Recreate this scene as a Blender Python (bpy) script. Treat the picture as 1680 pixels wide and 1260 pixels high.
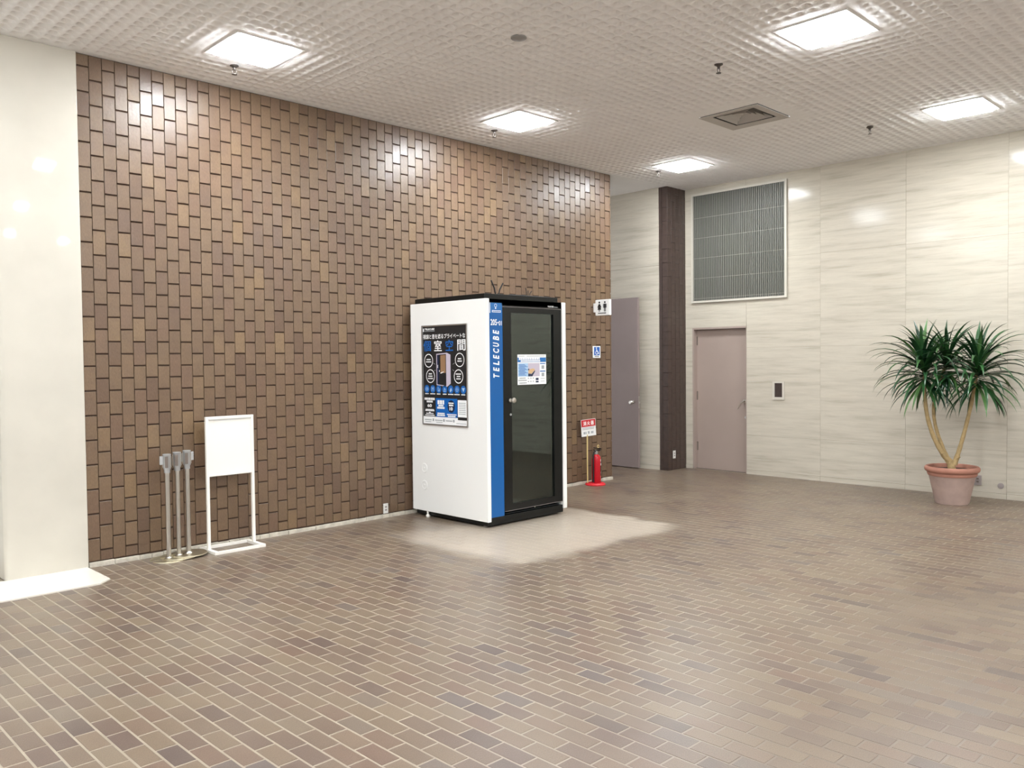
import bpy, bmesh, math, random
from mathutils import Vector, Matrix
R = math.radians
scene = bpy.context.scene
coll = scene.collection
for o in list(bpy.data.objects):
    bpy.data.objects.remove(o, do_unlink=True)
random.seed(7)

# ------------------------------------------------------------------ camera
FPX, YAW, PIT, ROL = 1384.3, 0.796008, -0.0291422, -0.0107046
CAMPOS = Vector((0.0, -7.255, 1.65))
fw = Vector((math.cos(YAW) * math.cos(PIT), math.sin(YAW) * math.cos(PIT), math.sin(PIT)))
rt = Vector((math.sin(YAW), -math.cos(YAW), 0))
up = rt.cross(fw)
r2 = math.cos(ROL) * rt + math.sin(ROL) * up
u2 = -math.sin(ROL) * rt + math.cos(ROL) * up
cd = bpy.data.cameras.new('camera')
cd.sensor_fit = 'HORIZONTAL'; cd.sensor_width = 36.0
cd.lens = FPX / 1680 * 36.0
cd.clip_start = 0.05; cd.clip_end = 100
cam = bpy.data.objects.new('camera', cd); coll.objects.link(cam)
m = Matrix((r2, u2, -fw)).transposed().to_4x4(); m.translation = CAMPOS
cam.matrix_world = m
scene.camera = cam

def to_px(P):
    v = Vector(P) - CAMPOS
    z = v.dot(fw)
    if z < 0.1: return None
    return (840 + FPX * v.dot(r2) / z, 630 - FPX * v.dot(u2) / z)

# ------------------------------------------------------------------ world, exposure
w = bpy.data.worlds.new('world'); scene.world = w; w.use_nodes = True
w.node_tree.nodes['Background'].inputs[0].default_value = (0.95, 0.97, 1.0, 1)
w.node_tree.nodes['Background'].inputs[1].default_value = 1.3
vs = scene.view_settings
vs.view_transform = 'Standard'; vs.look = 'None'; vs.gamma = 1.0
vs.use_curve_mapping = False
vs.exposure = 0.14
LAMP = 98.0                      # emission of the ceiling light diffusers

# ------------------------------------------------------------------ room numbers (metres)
H = 4.131                        # ceiling
XM = 10.672                      # stone wall plane
XP = 10.21                       # plane of the wall beside the restroom corridor
XW0, XW1 = 2.285, 9.0            # tiled wall, from column to corridor
LX = [-2.66, 0.32, 3.31, 6.285, 9.27]
LY = [-0.985, -4.30, -7.62, -10.9]
LS = 0.475                       # light opening
VENT = (7.9, -2.665, 0.64)

# ------------------------------------------------------------------ materials
def srgb(r, g, b):
    f = lambda c: ((c / 255 + 0.055) / 1.055) ** 2.4 if c > 10 else c / 255 / 12.92
    return (f(r), f(g), f(b), 1)
MATS = {}
def mat(name, col, rough=0.5, metal=0.0, spec=0.5, coat=0.0, bump=0.0, bscale=80, var=0.0, vscale=6, emit=None, alpha=None):
    m = bpy.data.materials.new(name); m.use_nodes = True
    nt = m.node_tree; b = nt.nodes['Principled BSDF']
    b.inputs['Base Color'].default_value = col
    b.inputs['Roughness'].default_value = rough
    b.inputs['Metallic'].default_value = metal
    b.inputs['Specular IOR Level'].default_value = spec
    b.inputs['Coat Weight'].default_value = coat
    tc = nt.nodes.new('ShaderNodeNewGeometry')
    if var:
        n = nt.nodes.new('ShaderNodeTexNoise'); n.inputs['Scale'].default_value = vscale; n.inputs['Detail'].default_value = 5
        nt.links.new(tc.outputs['Position'], n.inputs['Vector'])
        mr = nt.nodes.new('ShaderNodeMapRange'); mr.inputs['From Min'].default_value = .25; mr.inputs['From Max'].default_value = .75
        mr.inputs['To Min'].default_value = 1 - var; mr.inputs['To Max'].default_value = 1 + var
        nt.links.new(n.outputs['Fac'], mr.inputs['Value'])
        mx = nt.nodes.new('ShaderNodeVectorMath'); mx.operation = 'SCALE'
        mx.inputs[0].default_value = col[:3]
        nt.links.new(mr.outputs['Result'], mx.inputs['Scale'])
        nt.links.new(mx.outputs['Vector'], b.inputs['Base Color'])
    if bump:
        n = nt.nodes.new('ShaderNodeTexNoise'); n.inputs['Scale'].default_value = bscale; n.inputs['Detail'].default_value = 3
        nt.links.new(tc.outputs['Position'], n.inputs['Vector'])
        bp = nt.nodes.new('ShaderNodeBump'); bp.inputs['Strength'].default_value = bump; bp.inputs['Distance'].default_value = 0.01
        nt.links.new(n.outputs['Fac'], bp.inputs['Height']); nt.links.new(bp.outputs['Normal'], b.inputs['Normal'])
    if emit:
        b.inputs['Emission Color'].default_value = emit[0]; b.inputs['Emission Strength'].default_value = emit[1]
    MATS[name] = m
    return m

class NT:
    """tiny helper for node chains"""
    def __init__(s, m): s.t = m.node_tree; s.b = s.t.nodes['Principled BSDF']
    def n(s, typ, **kw):
        x = s.t.nodes.new(typ)
        for k, v in kw.items(): setattr(x, k, v)
        return x
    def put(s, sock, v):
        if hasattr(v, 'is_linked') or isinstance(v, bpy.types.NodeSocket): s.t.links.new(v, sock)
        else: sock.default_value = v
    def math(s, op, a, b=None, c=None):
        x = s.n('ShaderNodeMath', operation=op)
        s.put(x.inputs[0], a)
        if b is not None: s.put(x.inputs[1], b)
        if c is not None: s.put(x.inputs[2], c)
        return x.outputs[0]
    def ramp(s, fac, stops, mode='LINEAR'):
        x = s.n('ShaderNodeValToRGB'); x.color_ramp.interpolation = mode
        e = x.color_ramp.elements
        while len(e) < len(stops): e.new(0.5)
        for el, (p, c) in zip(e, stops): el.position = p; el.color = c
        s.put(x.inputs[0], fac); return x.outputs[0]
    def mix(s, fac, a, b, blend='MIX'):
        x = s.n('ShaderNodeMix', data_type='RGBA', blend_type=blend)
        s.put(x.inputs[0], fac); s.put(x.inputs[6], a); s.put(x.inputs[7], b)
        return x.outputs[2]
    def noise(s, vec, scale, detail=3, rough=0.5):
        x = s.n('ShaderNodeTexNoise'); x.inputs['Scale'].default_value = scale; x.inputs['Detail'].default_value = detail
        x.inputs['Roughness'].default_value = rough
        s.put(x.inputs['Vector'], vec); return x.outputs['Fac']
    def smooth(s, v, a, b):
        x = s.n('ShaderNodeMapRange', interpolation_type='SMOOTHSTEP')
        s.put(x.inputs['Value'], v); x.inputs['From Min'].default_value = a; x.inputs['From Max'].default_value = b
        return x.outputs['Result']
    def scalevec(s, vec, sc):
        x = s.n('ShaderNodeVectorMath', operation='MULTIPLY'); s.put(x.inputs[0], vec); x.inputs[1].default_value = sc
        return x.outputs[0]

def tile_id(N, u, v, u0, v0):
    """white noise of the tile a point lies in: tiles 0.1 wide along u, 0.2 long along v, every other row shifted by half"""
    i = N.math('FLOOR', N.math('DIVIDE', N.math('SUBTRACT', u, u0), 0.1))
    par = N.math('FLOORED_MODULO', i, 2.0)
    j = N.math('FLOOR', N.math('DIVIDE', N.math('SUBTRACT', N.math('SUBTRACT', v, v0), N.math('MULTIPLY', par, 0.1)), 0.2))
    c = N.n('ShaderNodeCombineXYZ'); N.put(c.inputs[0], i); N.put(c.inputs[1], j)
    wn = N.n('ShaderNodeTexWhiteNoise', noise_dimensions='2D'); N.put(wn.inputs['Vector'], c.outputs[0])
    return wn

FU0, FV0 = 0.08, 0.05            # floor joints: x = 0.08 mod 0.1
WU0, WV0 = 0.08, 0.03            # wall joints: x = 0.08 mod 0.1, z = 0.03 mod 0.1 (alternating)

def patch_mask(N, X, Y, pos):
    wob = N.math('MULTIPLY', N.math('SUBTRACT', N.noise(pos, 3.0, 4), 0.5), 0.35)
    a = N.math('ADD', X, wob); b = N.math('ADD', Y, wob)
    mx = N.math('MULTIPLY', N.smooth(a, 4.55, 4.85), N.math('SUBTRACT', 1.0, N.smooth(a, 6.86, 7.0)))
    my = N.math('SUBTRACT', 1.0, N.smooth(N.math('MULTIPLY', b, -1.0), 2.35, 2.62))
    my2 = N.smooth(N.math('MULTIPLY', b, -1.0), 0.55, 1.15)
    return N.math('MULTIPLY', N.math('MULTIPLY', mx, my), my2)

def floor_material(name, mortar):
    m = mat(name, (0.3, 0.2, 0.15, 1), 0.36); N = NT(m)
    g = N.n('ShaderNodeNewGeometry'); pos = g.outputs['Position']
    s = N.n('ShaderNodeSeparateXYZ'); N.put(s.inputs[0], pos); X, Y = s.outputs[0], s.outputs[1]
    if mortar:
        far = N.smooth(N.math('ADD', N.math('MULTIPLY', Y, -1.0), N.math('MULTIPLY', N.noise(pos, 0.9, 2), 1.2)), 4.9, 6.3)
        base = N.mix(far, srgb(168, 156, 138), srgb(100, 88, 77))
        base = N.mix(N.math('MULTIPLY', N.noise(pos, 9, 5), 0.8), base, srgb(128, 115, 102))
        rough = 0.3
    else:
        wn = tile_id(N, X, Y, FU0, FV0)
        base = N.ramp(wn.outputs['Value'], [(0.0, srgb(84, 72, 67)), (0.08, srgb(97, 81, 72)), (0.35, srgb(106, 91, 78)),
                                            (0.6, srgb(113, 98, 82)), (0.8, srgb(106, 87, 75)), (0.92, srgb(120, 106, 89)), (1.0, srgb(94, 84, 80))])
        blot = N.noise(pos, 1.1, 3)
        base = N.mix(N.smooth(blot, 0.35, 0.7), base, N.mix(0.5, base, srgb(122, 109, 94)))
        grain = N.noise(pos, 260, 3, 0.7)
        base = N.mix(0.75, base, N.mix(N.smooth(grain, 0.3, 0.72), srgb(150, 147, 145), srgb(222, 220, 217)), 'SOFT_LIGHT')
        rough = 0.25
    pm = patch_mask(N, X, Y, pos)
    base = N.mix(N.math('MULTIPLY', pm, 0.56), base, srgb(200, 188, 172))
    N.put(N.b.inputs['Base Color'], base)
    rv = N.math('ADD', 0.29, N.math('MULTIPLY', N.noise(pos, 5, 4), 0.12))
    N.put(N.b.inputs['Roughness'], rv)
    N.b.inputs['Specular IOR Level'].default_value = 0.55
    bp = N.n('ShaderNodeBump'); bp.inputs['Strength'].default_value = 0.25; bp.inputs['Distance'].default_value = 0.003
    N.put(bp.inputs['Height'], N.noise(pos, 120, 4)); N.put(N.b.inputs['Normal'], bp.outputs[0])
    return m
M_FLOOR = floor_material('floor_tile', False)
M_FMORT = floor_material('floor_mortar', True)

def wall_material():
    m = mat('wall_tile', (0.3, 0.2, 0.15, 1), 0.4); N = NT(m)
    g = N.n('ShaderNodeNewGeometry'); pos = g.outputs['Position']
    s = N.n('ShaderNodeSeparateXYZ'); N.put(s.inputs[0], pos); X, Y, Z = s.outputs
    wn = tile_id(N, N.math('ADD', X, N.math('MULTIPLY', Y, 1.0)), Z, WU0, WV0)
    base = N.ramp(wn.outputs['Value'], [(0.0, srgb(99, 78, 63)), (0.2, srgb(107, 86, 67)), (0.5, srgb(112, 91, 70)),
                                        (0.75, srgb(107, 84, 67)), (0.92, srgb(115, 93, 71)), (1.0, srgb(122, 99, 73))])
    base = N.mix(N.math('MULTIPLY', N.smooth(N.noise(pos, 7, 4), 0.4, 0.75), 0.35), base, srgb(94, 75, 63))
    gr = N.noise(N.scalevec(pos, (220, 220, 40)), 1.0, 3, 0.7)
    base = N.mix(0.5, base, N.mix(N.smooth(gr, 0.3, 0.7), srgb(150, 148, 146), srgb(218, 216, 213)), 'SOFT_LIGHT')
    N.put(N.b.inputs['Base Color'], base)
    N.put(N.b.inputs['Roughness'], N.math('ADD', 0.30, N.math('MULTIPLY', wn.outputs['Value'], 0.14)))
    N.b.inputs['Specular IOR Level'].default_value = 0.5
    bp = N.n('ShaderNodeBump'); bp.inputs['Strength'].default_value = 0.3; bp.inputs['Distance'].default_value = 0.004
    N.put(bp.inputs['Height'], N.noise(pos, 45, 4)); N.put(N.b.inputs['Normal'], bp.outputs[0])
    return m
M_WALL = wall_material()
M_WMORT = mat('wall_mortar', srgb(72, 54, 43), 0.9, var=.15, vscale=20)
M_SKIRT = mat('skirting_mortar', srgb(196, 188, 174), 0.7, var=.25, vscale=14, bump=.6, bscale=60)

def stone_material():
    m = mat('travertine', (0.7, 0.6, 0.5, 1), 0.22); N = NT(m)
    g = N.n('ShaderNodeNewGeometry'); pos = g.outputs['Position']
    oi = N.n('ShaderNodeObjectInfo')
    off = N.n('ShaderNodeVectorMath', operation='ADD'); N.put(off.inputs[0], N.scalevec(pos, (1.0, 0.7, 9.0)))
    c = N.n('ShaderNodeCombineXYZ'); N.put(c.inputs[2], N.math('MULTIPLY', oi.outputs['Random'], 3.0)); N.put(off.inputs[1], c.outputs[0])
    n1 = N.noise(off.outputs[0], 1.6, 6, 0.6); n2 = N.noise(N.scalevec(pos, (2, 2.5, 46)), 1.3, 5, 0.65)
    base = N.ramp(n1, [(0.28, srgb(172, 163, 148)), (0.45, srgb(189, 181, 166)), (0.6, srgb(197, 189, 174)), (0.78, srgb(183, 173, 155))])
    base = N.mix(N.math('MULTIPLY', N.smooth(n2, 0.52, 0.78), 0.36), base, srgb(156, 145, 128))
    pits = N.noise(N.scalevec(pos, (8, 8, 90)), 3.0, 4, 0.7)
    base = N.mix(N.math('MULTIPLY', N.smooth(pits, 0.64, 0.72), 0.5), base, srgb(120, 104, 86))
    N.put(N.b.inputs['Base Color'], base)
    N.b.inputs['Roughness'].default_value = 0.13; N.b.inputs['Specular IOR Level'].default_value = 0.16
    return m
M_STONE = stone_material()
M_JOINT = mat('stone_joint', srgb(150, 138, 120), 0.9)
M_COL = mat('column_marble', srgb(200, 194, 182), 0.04, var=.05, vscale=3.0, spec=0.3)
M_SLAB = mat('slab_marble', srgb(228, 222, 210), 0.2, var=.03)
M_PLASTER = mat('plaster', srgb(226, 224, 220), 0.8, var=.03)
M_CEIL = mat('ceiling_board', srgb(240, 238, 237), 0.85, var=.03, vscale=2, bump=.15, bscale=150)
M_FRAME = mat('lamp_frame', srgb(222, 220, 216), 0.45)
M_REFL = mat('lamp_reflector', srgb(245, 245, 245), 0.5)
M_LAMP = mat('lamp_diffuser', srgb(255, 255, 255), 0.5, emit=((0.925, 0.97, 1.0, 1), LAMP))
M_WHITE = mat('white_laminate', srgb(240, 239, 236), 0.38)
M_WPAINT = mat('white_paint', srgb(238, 234, 226), 0.42)
M_BLACK = mat('black_steel', srgb(13, 15, 15), 0.32, spec=.35)
M_DARKIN = mat('booth_lining', srgb(172, 180, 176), 0.8, var=.06, vscale=30)
M_SEAT = mat('booth_seat', srgb(38, 40, 40), 0.8)
M_BLUE = mat('blue_film', srgb(0, 88, 156), 0.35)
M_LBLUE = mat('light_blue_print', srgb(34, 106, 172), 0.4)
M_PBLUE = mat('blue_print', srgb(10, 96, 176), 0.4)
M_PALEB = mat('pale_blue_print', srgb(170, 200, 228), 0.4)
M_PBLACK = mat('black_print', srgb(33, 33, 35), 0.4)
M_PNAVY = mat('navy_print', srgb(16, 34, 66), 0.4)
M_PWHITE = mat('white_print', srgb(245, 245, 245), 0.4)
M_PGREY = mat('grey_print', srgb(160, 164, 166), 0.4)
M_PLIL = mat('lilac_print', srgb(196, 186, 200), 0.4)
M_PBRWN = mat('brown_print', srgb(150, 118, 88), 0.4)
M_PSKIN = mat('tan_print', srgb(208, 172, 130), 0.4)
M_ALU = mat('aluminium', srgb(200, 200, 200), 0.3, metal=.9)
M_STEEL = mat('brushed_steel', srgb(205, 200, 192), 0.28, metal=1.0)
M_STEELD = mat('cast_head', srgb(186, 187, 188), 0.4, metal=.55)
M_BRASS = mat('worn_base_rim', srgb(196, 186, 160), 0.3, metal=.9)
M_DOOR = mat('door_paint', srgb(160, 143, 134), 0.5, var=.04, vscale=2.5)
M_DOOR2 = mat('door_paint_dark', srgb(140, 125, 122), 0.5, var=.05, vscale=2.5)
M_DKBR = mat('dark_glazed_tile', srgb(70, 56, 50), 0.4, var=.2, vscale=14)
M_HINGE = mat('hinge_paint', srgb(110, 98, 90), 0.5)
M_GRIL = mat('grille_paint', srgb(112, 112, 104), 0.5)
M_GRILB = mat('grille_void', srgb(44, 45, 43), 0.8)
M_GFRAME = mat('grille_frame', srgb(196, 190, 178), 0.5)
M_VENT = mat('vent_paint', srgb(186, 180, 174), 0.55)
M_VENTD = mat('vent_void', srgb(34, 36, 38), 0.8)
M_PLATE = mat('outlet_plate', srgb(225, 223, 218), 0.4)
M_PLATEG = mat('outlet_plate_grey', srgb(150, 140, 138), 0.45)
M_DKBOX = mat('box_window', srgb(62, 52, 48), 0.35, var=.2, vscale=40)
M_RED = mat('red_paint', srgb(190, 16, 34), 0.3)
M_REDP = mat('red_print', srgb(192, 40, 44), 0.45)
M_REDB = mat('red_plastic', srgb(206, 36, 48), 0.4)
M_YEL = mat('cream_pole', srgb(222, 200, 140), 0.45)
M_RUBBER = mat('black_rubber', srgb(22, 22, 24), 0.55)
M_SIGNB = mat('sign_blue', srgb(16, 86, 170), 0.4)
M_SIGNW = mat('sign_white', srgb(232, 232, 230), 0.4)
M_TERRA = mat('terracotta_rim', srgb(164, 114, 96), 0.8, var=.12, vscale=9)
M_TERRAB = mat('terracotta_bloom', srgb(178, 154, 144), 0.85, var=.14, vscale=8, bump=.2, bscale=60)
M_SOIL = mat('soil', srgb(74, 46, 32), 0.95, var=.3, vscale=40, bump=.8, bscale=60)
M_BARK = mat('bark', srgb(164, 140, 98), 0.8, var=.25, vscale=25, bump=.5, bscale=70)
M_SPK = mat('sprinkler', srgb(90, 84, 80), 0.35, metal=.7)
M_DET = mat('detector_plate', srgb(140, 136, 132), 0.6)

def leaf_material():
    m = mat('leaf', (0.05, 0.2, 0.05, 1), 0.3); N = NT(m)
    oi = N.n('ShaderNodeObjectInfo')
    tc = N.n('ShaderNodeTexCoord')
    base = N.ramp(oi.outputs['Random'], [(0.0, srgb(18, 46, 27)), (0.4, srgb(29, 66, 33)), (0.8, srgb(44, 86, 42)), (1.0, srgb(86, 122, 66))])
    N.put(N.b.inputs['Base Color'], base)
    N.b.inputs['Roughness'].default_value = 0.32
    N.b.inputs['Subsurface Weight'].default_value = 0.0
    return m
M_LEAF = leaf_material()

def glass_material(tint, name, ior=1.5):
    m = bpy.data.materials.new(name); m.use_nodes = True; nt = m.node_tree; nt.nodes.clear()
    out = nt.nodes.new('ShaderNodeOutputMaterial'); mx = nt.nodes.new('ShaderNodeMixShader')
    tr = nt.nodes.new('ShaderNodeBsdfTransparent'); tr.inputs[0].default_value = tint
    gl = nt.nodes.new('ShaderNodeBsdfGlossy'); gl.inputs['Roughness'].default_value = 0.02; gl.inputs['Color'].default_value = (0.84, 0.97, 0.94, 1)
    fr = nt.nodes.new('ShaderNodeFresnel'); fr.inputs[0].default_value = ior
    nt.links.new(fr.outputs[0], mx.inputs[0]); nt.links.new(tr.outputs[0], mx.inputs[1]); nt.links.new(gl.outputs[0], mx.inputs[2])
    nt.links.new(mx.outputs[0], out.inputs[0]); return m
M_GLASS = glass_material((0.84, 0.88, 0.87, 1), 'booth_glass', 2.0)
M_GLASS2 = glass_material((0.93, 0.95, 0.95, 1), 'fill_window_glass')

# ------------------------------------------------------------------ mesh helpers
def link(name, me, material, parent=None):
    if material is not None and not me.materials: me.materials.append(material)
    o = bpy.data.objects.new(name, me); coll.objects.link(o)
    if parent is not None: o.parent = parent
    return o
def empty(name, loc=(0, 0, 0), rz=0):
    o = bpy.data.objects.new(name, None); coll.objects.link(o); o.location = loc; o.rotation_euler = (0, 0, rz)
    o.empty_display_size = 0.1
    return o
def tag(o, label=None, cat=None, group=None, kind=None):
    if label: o['label'] = label
    if cat: o['category'] = cat
    if group: o['group'] = group
    if kind: o['kind'] = kind
    return o
def box_bm(bm, lo, hi, bev=0.0, mat4=None):
    x0, y0, z0 = lo; x1, y1, z1 = hi
    vs_ = [bm.verts.new(v) for v in ((x0, y0, z0), (x1, y0, z0), (x1, y1, z0), (x0, y1, z0), (x0, y0, z1), (x1, y0, z1), (x1, y1, z1), (x0, y1, z1))]
    fs = [bm.faces.new([vs_[i] for i in q]) for q in ((3, 2, 1, 0), (4, 5, 6, 7), (0, 1, 5, 4), (1, 2, 6, 5), (2, 3, 7, 6), (3, 0, 4, 7))]
    if bev:
        es = list({e for f in fs for e in f.edges})
        r = bmesh.ops.bevel(bm, geom=es, offset=bev, segments=2, affect='EDGES', profile=0.6, clamp_overlap=True)
        vv = list({v for f in r['faces'] for v in f.verts} | {v for v in vs_ if v.is_valid})
    else: vv = vs_
    if mat4 is not None: bmesh.ops.transform(bm, matrix=mat4, verts=vv)
def finish(bm, name, material, parent=None, smooth=False):
    bmesh.ops.recalc_face_normals(bm, faces=bm.faces)
    me = bpy.data.meshes.new(name); bm.to_mesh(me); bm.free()
    if smooth:
        for p in me.polygons: p.use_smooth = True
        try: me.set_sharp_from_angle(angle=R(40))
        except Exception: pass
    return link(name, me, material, parent)
def box(name, lo, hi, material, parent=None, bev=0.0, mat4=None):
    bm = bmesh.new(); box_bm(bm, lo, hi, bev, mat4); return finish(bm, name, material, parent)
def boxes(name, lst, material, parent=None, bev=0.0):
    bm = bmesh.new()
    for lo, hi in lst: box_bm(bm, lo, hi, bev)
    return finish(bm, name, material, parent)
def lathe_bm(bm, prof, n=24, c=(0, 0, 0), axis=None):
    rings = []; new = []
    for r, z in prof:
        if r < 1e-6: ring = [bm.verts.new((0, 0, z))]
        else: ring = [bm.verts.new((r * math.cos(2 * math.pi * k / n), r * math.sin(2 * math.pi * k / n), z)) for k in range(n)]
        rings.append(ring); new += ring
    for a, b in zip(rings, rings[1:]):
        if len(a) == 1 and len(b) == 1: continue
        for k in range(n):
            k2 = (k + 1) % n
            if len(a) == 1: bm.faces.new((a[0], b[k], b[k2]))
            elif len(b) == 1: bm.faces.new((a[k], a[k2], b[0]))
            else: bm.faces.new((a[k], a[k2], b[k2], b[k]))
    mt = Matrix.Translation(c)
    if axis is not None: mt = mt @ Vector((0, 0, 1)).rotation_difference(Vector(axis)).to_matrix().to_4x4()
    bmesh.ops.transform(bm, matrix=mt, verts=new)
def lathe(name, prof, material, parent=None, n=24, c=(0, 0, 0), axis=None):
    bm = bmesh.new(); lathe_bm(bm, prof, n, c, axis); return finish(bm, name, material, parent, True)
def tube_bm(bm, pts, rad, n=8):
    pts = [Vector(p) for p in pts]
    rads = rad if isinstance(rad, (list, tuple)) else [rad] * len(pts)
    rings = []; prev = None
    for k, p in enumerate(pts):
        t = (pts[min(k + 1, len(pts) - 1)] - pts[max(k - 1, 0)]).normalized()
        if prev is None:
            a = Vector((0, 0, 1)) if abs(t.z) < .9 else Vector((1, 0, 0)); nrm = t.cross(a).normalized()
        else: nrm = (prev - t * prev.dot(t)).normalized()
        prev = nrm; bn = t.cross(nrm)
        rings.append([bm.verts.new(p + rads[k] * (math.cos(2 * math.pi * q / n) * nrm + math.sin(2 * math.pi * q / n) * bn)) for q in range(n)])
    for a, b in zip(rings, rings[1:]):
        for q in range(n): bm.faces.new((a[q], a[(q + 1) % n], b[(q + 1) % n], b[q]))
    bm.faces.new(rings[0][::-1]); bm.faces.new(rings[-1])
def tube(name, pts, rad, material, parent=None, n=8):
    bm = bmesh.new(); tube_bm(bm, pts, rad, n); return finish(bm, name, material, parent, True)

# flat print: 2-D shapes (u right, v up, metres) set on a plane given by origin O and axes U, V (normal = U x V)
class Print:
    def __init__(s, O, U, V): s.O, s.U, s.V = Vector(O), Vector(U), Vector(V); s.W = s.U.cross(s.V)
    def pt(s, u, v, lift): return s.O + s.U * u + s.V * v + s.W * lift
    def polys(s, name, polys, material, parent, lift):
        V, F = [], []
        for P in polys:
            b = len(V); V += [s.pt(u, v, lift) for u, v in P]; F.append(list(range(b, b + len(P))))
        me = bpy.data.meshes.new(name); me.from_pydata([tuple(v) for v in V], [], F); me.update()
        o = link(name, me, material, parent)
        if 'smallprint' in name or 'icons' in name or 'callout' in name: o['kind'] = 'stuff'
        return o
    def text(s, name, items, material, parent, lift):
        """items: (string, u, v, height, width or None, rot, shear, weight)"""
        V, F = [], []
        for it in items:
            st, u, v, hgt, wid, rot, shear, wgt = (tuple(it) + (None, 0, 0, 0))[:8] if len(it) < 8 else it
            cu = bpy.data.curves.new('lettering', 'FONT'); cu.body = st; cu.size = 1.0; cu.offset = wgt or 0
            cu.resolution_u = 3; cu.shear = shear or 0
            ob = bpy.data.objects.new('lettering', cu); coll.objects.link(ob)
            dg = bpy.context.evaluated_depsgraph_get(); me = bpy.data.meshes.new_from_object(ob.evaluated_get(dg))
            xs = [q.co.x for q in me.vertices]; ys = [q.co.y for q in me.vertices]
            if xs:
                sy = hgt / (max(ys) - min(ys)); sx = sy if not wid else wid / (max(xs) - min(xs))
                b = len(V); ca, sa = math.cos(rot or 0), math.sin(rot or 0)
                for q in me.vertices:
                    x = (q.co.x - min(xs)) * sx; y = (q.co.y - min(ys)) * sy
                    V.append(s.pt(u + x * ca - y * sa, v + x * sa + y * ca, lift))
                F += [[b + i for i in p.vertices] for p in me.polygons]
            bpy.data.objects.remove(ob); bpy.data.meshes.remove(me); bpy.data.curves.remove(cu)
        me = bpy.data.meshes.new(name); me.from_pydata([tuple(v) for v in V], [], F); me.update()
        return link(name, me, material, parent)
def rect(u0, v0, u1, v1): return [(u0, v0), (u1, v0), (u1, v1), (u0, v1)]
def disc(u, v, a, b=None, n=28):
    b = b or a
    return [(u + a * math.cos(2 * math.pi * k / n), v + b * math.sin(2 * math.pi * k / n)) for k in range(n)]
def ring(u, v, r, t, n=28):
    out = []
    for k in range(n):
        a, b = 2 * math.pi * k / n, 2 * math.pi * (k + 1) / n
        out.append([(u + r * math.cos(a), v + r * math.sin(a)), (u + r * math.cos(b), v + r * math.sin(b)),
                    (u + (r - t) * math.cos(b), v + (r - t) * math.sin(b)), (u + (r - t) * math.cos(a), v + (r - t) * math.sin(a))])
    return out
def bars(u0, u1, v, h, seed, gap=0.004):
    """an unreadably small line of print: a run of little blocks"""
    rr = random.Random(seed); out = []; u = u0
    while u < u1 - 0.004:
        w_ = min(rr.uniform(0.6, 1.3) * h * 1.1, u1 - u); out.append(rect(u, v, u + w_ * 0.86, v + h)); u += w_
    return out
def line(u0, v0, u1, v1, t):
    d = Vector((u1 - u0, v1 - v0)).normalized(); n = Vector((-d.y, d.x)) * t / 2
    return [(u0 - n.x, v0 - n.y), (u1 - n.x, v1 - n.y), (u1 + n.x, v1 + n.y), (u0 + n.x, v0 + n.y)]

# ------------------------------------------------------------------ tiles
def tile_verts(w_, l_, d, ch):
    a, b = w_ / 2, l_ / 2
    ringv = lambda x, y, z: [(-x, -y, z), (x, -y, z), (x, y, z), (-x, y, z)]
    V = ringv(a, b, -d) + ringv(a, b, -ch) + ringv(a - ch, b - ch, 0)
    F = [(8, 9, 10, 11)]
    for k in range(4):
        k2 = (k + 1) % 4
        F += [(k, k2, 4 + k2, 4 + k), (4 + k, 4 + k2, 8 + k2, 8 + k)]
    return V, F
def shoelace(P): return abs(sum(P[i][0] * P[(i + 1) % len(P)][1] - P[(i + 1) % len(P)][0] * P[i][1] for i in range(len(P)))) / 2

def lay_tiles(tiles, parent, material, w_, l_, depth, ch, frame, tilt, lift, part, stuffname, seed, limit=300, single=True):
    """tiles: (cu, cv, wu, lv) in the surface's own u, v; frame(u, v) -> world point; the largest in view become parts, the rest one part"""
    rr = random.Random(seed)
    O = frame(0, 0); U = (frame(1, 0) - O); V_ = (frame(0, 1) - O); W = U.cross(V_)
    B = Matrix((U, V_, W)).transposed()
    scored = []
    for t in tiles:
        cu, cv, wu, lv = t
        pp = [to_px(frame(cu + sx * wu / 2, cv + sy * lv / 2)) for sx, sy in ((-1, -1), (1, -1), (1, 1), (-1, 1))]
        a = 0
        if all(pp):
            cx = sum(q[0] for q in pp) / 4; cy = sum(q[1] for q in pp) / 4
            if -5 < cx < 1685 and -5 < cy < 1265: a = shoelace(pp)
        scored.append((a, t))
    scored.sort(key=lambda q: -q[0])
    tv, tf = tile_verts(w_, l_, depth, ch)
    me = bpy.data.meshes.new(part); me.from_pydata(tv, [], tf); me.materials.append(material); me.update()
    SV, SF = [], []
    for k, (a, (cu, cv, wu, lv)) in enumerate(scored):
        rx, ry = rr.gauss(0, tilt), rr.gauss(0, tilt); dz = rr.gauss(0, lift)
        rot = B @ (Matrix.Rotation(rx, 3, 'X') @ Matrix.Rotation(ry, 3, 'Y'))
        pos = frame(cu, cv) + W * dz
        sx, sy = (wu) / w_, (lv) / l_
        if single and k < limit and a > 0:
            o = bpy.data.objects.new(part, me); coll.objects.link(o); o.parent = parent
            M4 = rot.to_4x4(); M4.translation = pos
            o.matrix_local = M4 @ Matrix.Diagonal((sx, sy, 1, 1))
        else:
            b = len(SV)
            for v in tv: SV.append(tuple(rot @ Vector((v[0] * sx, v[1] * sy, v[2])) + pos))
            SF += [[b + i for i in f] for f in tf]
    if SV:
        sm = bpy.data.meshes.new(stuffname); sm.from_pydata(SV, [], SF); sm.update()
        tag(link(stuffname, sm, material, parent), kind='stuff')

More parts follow.
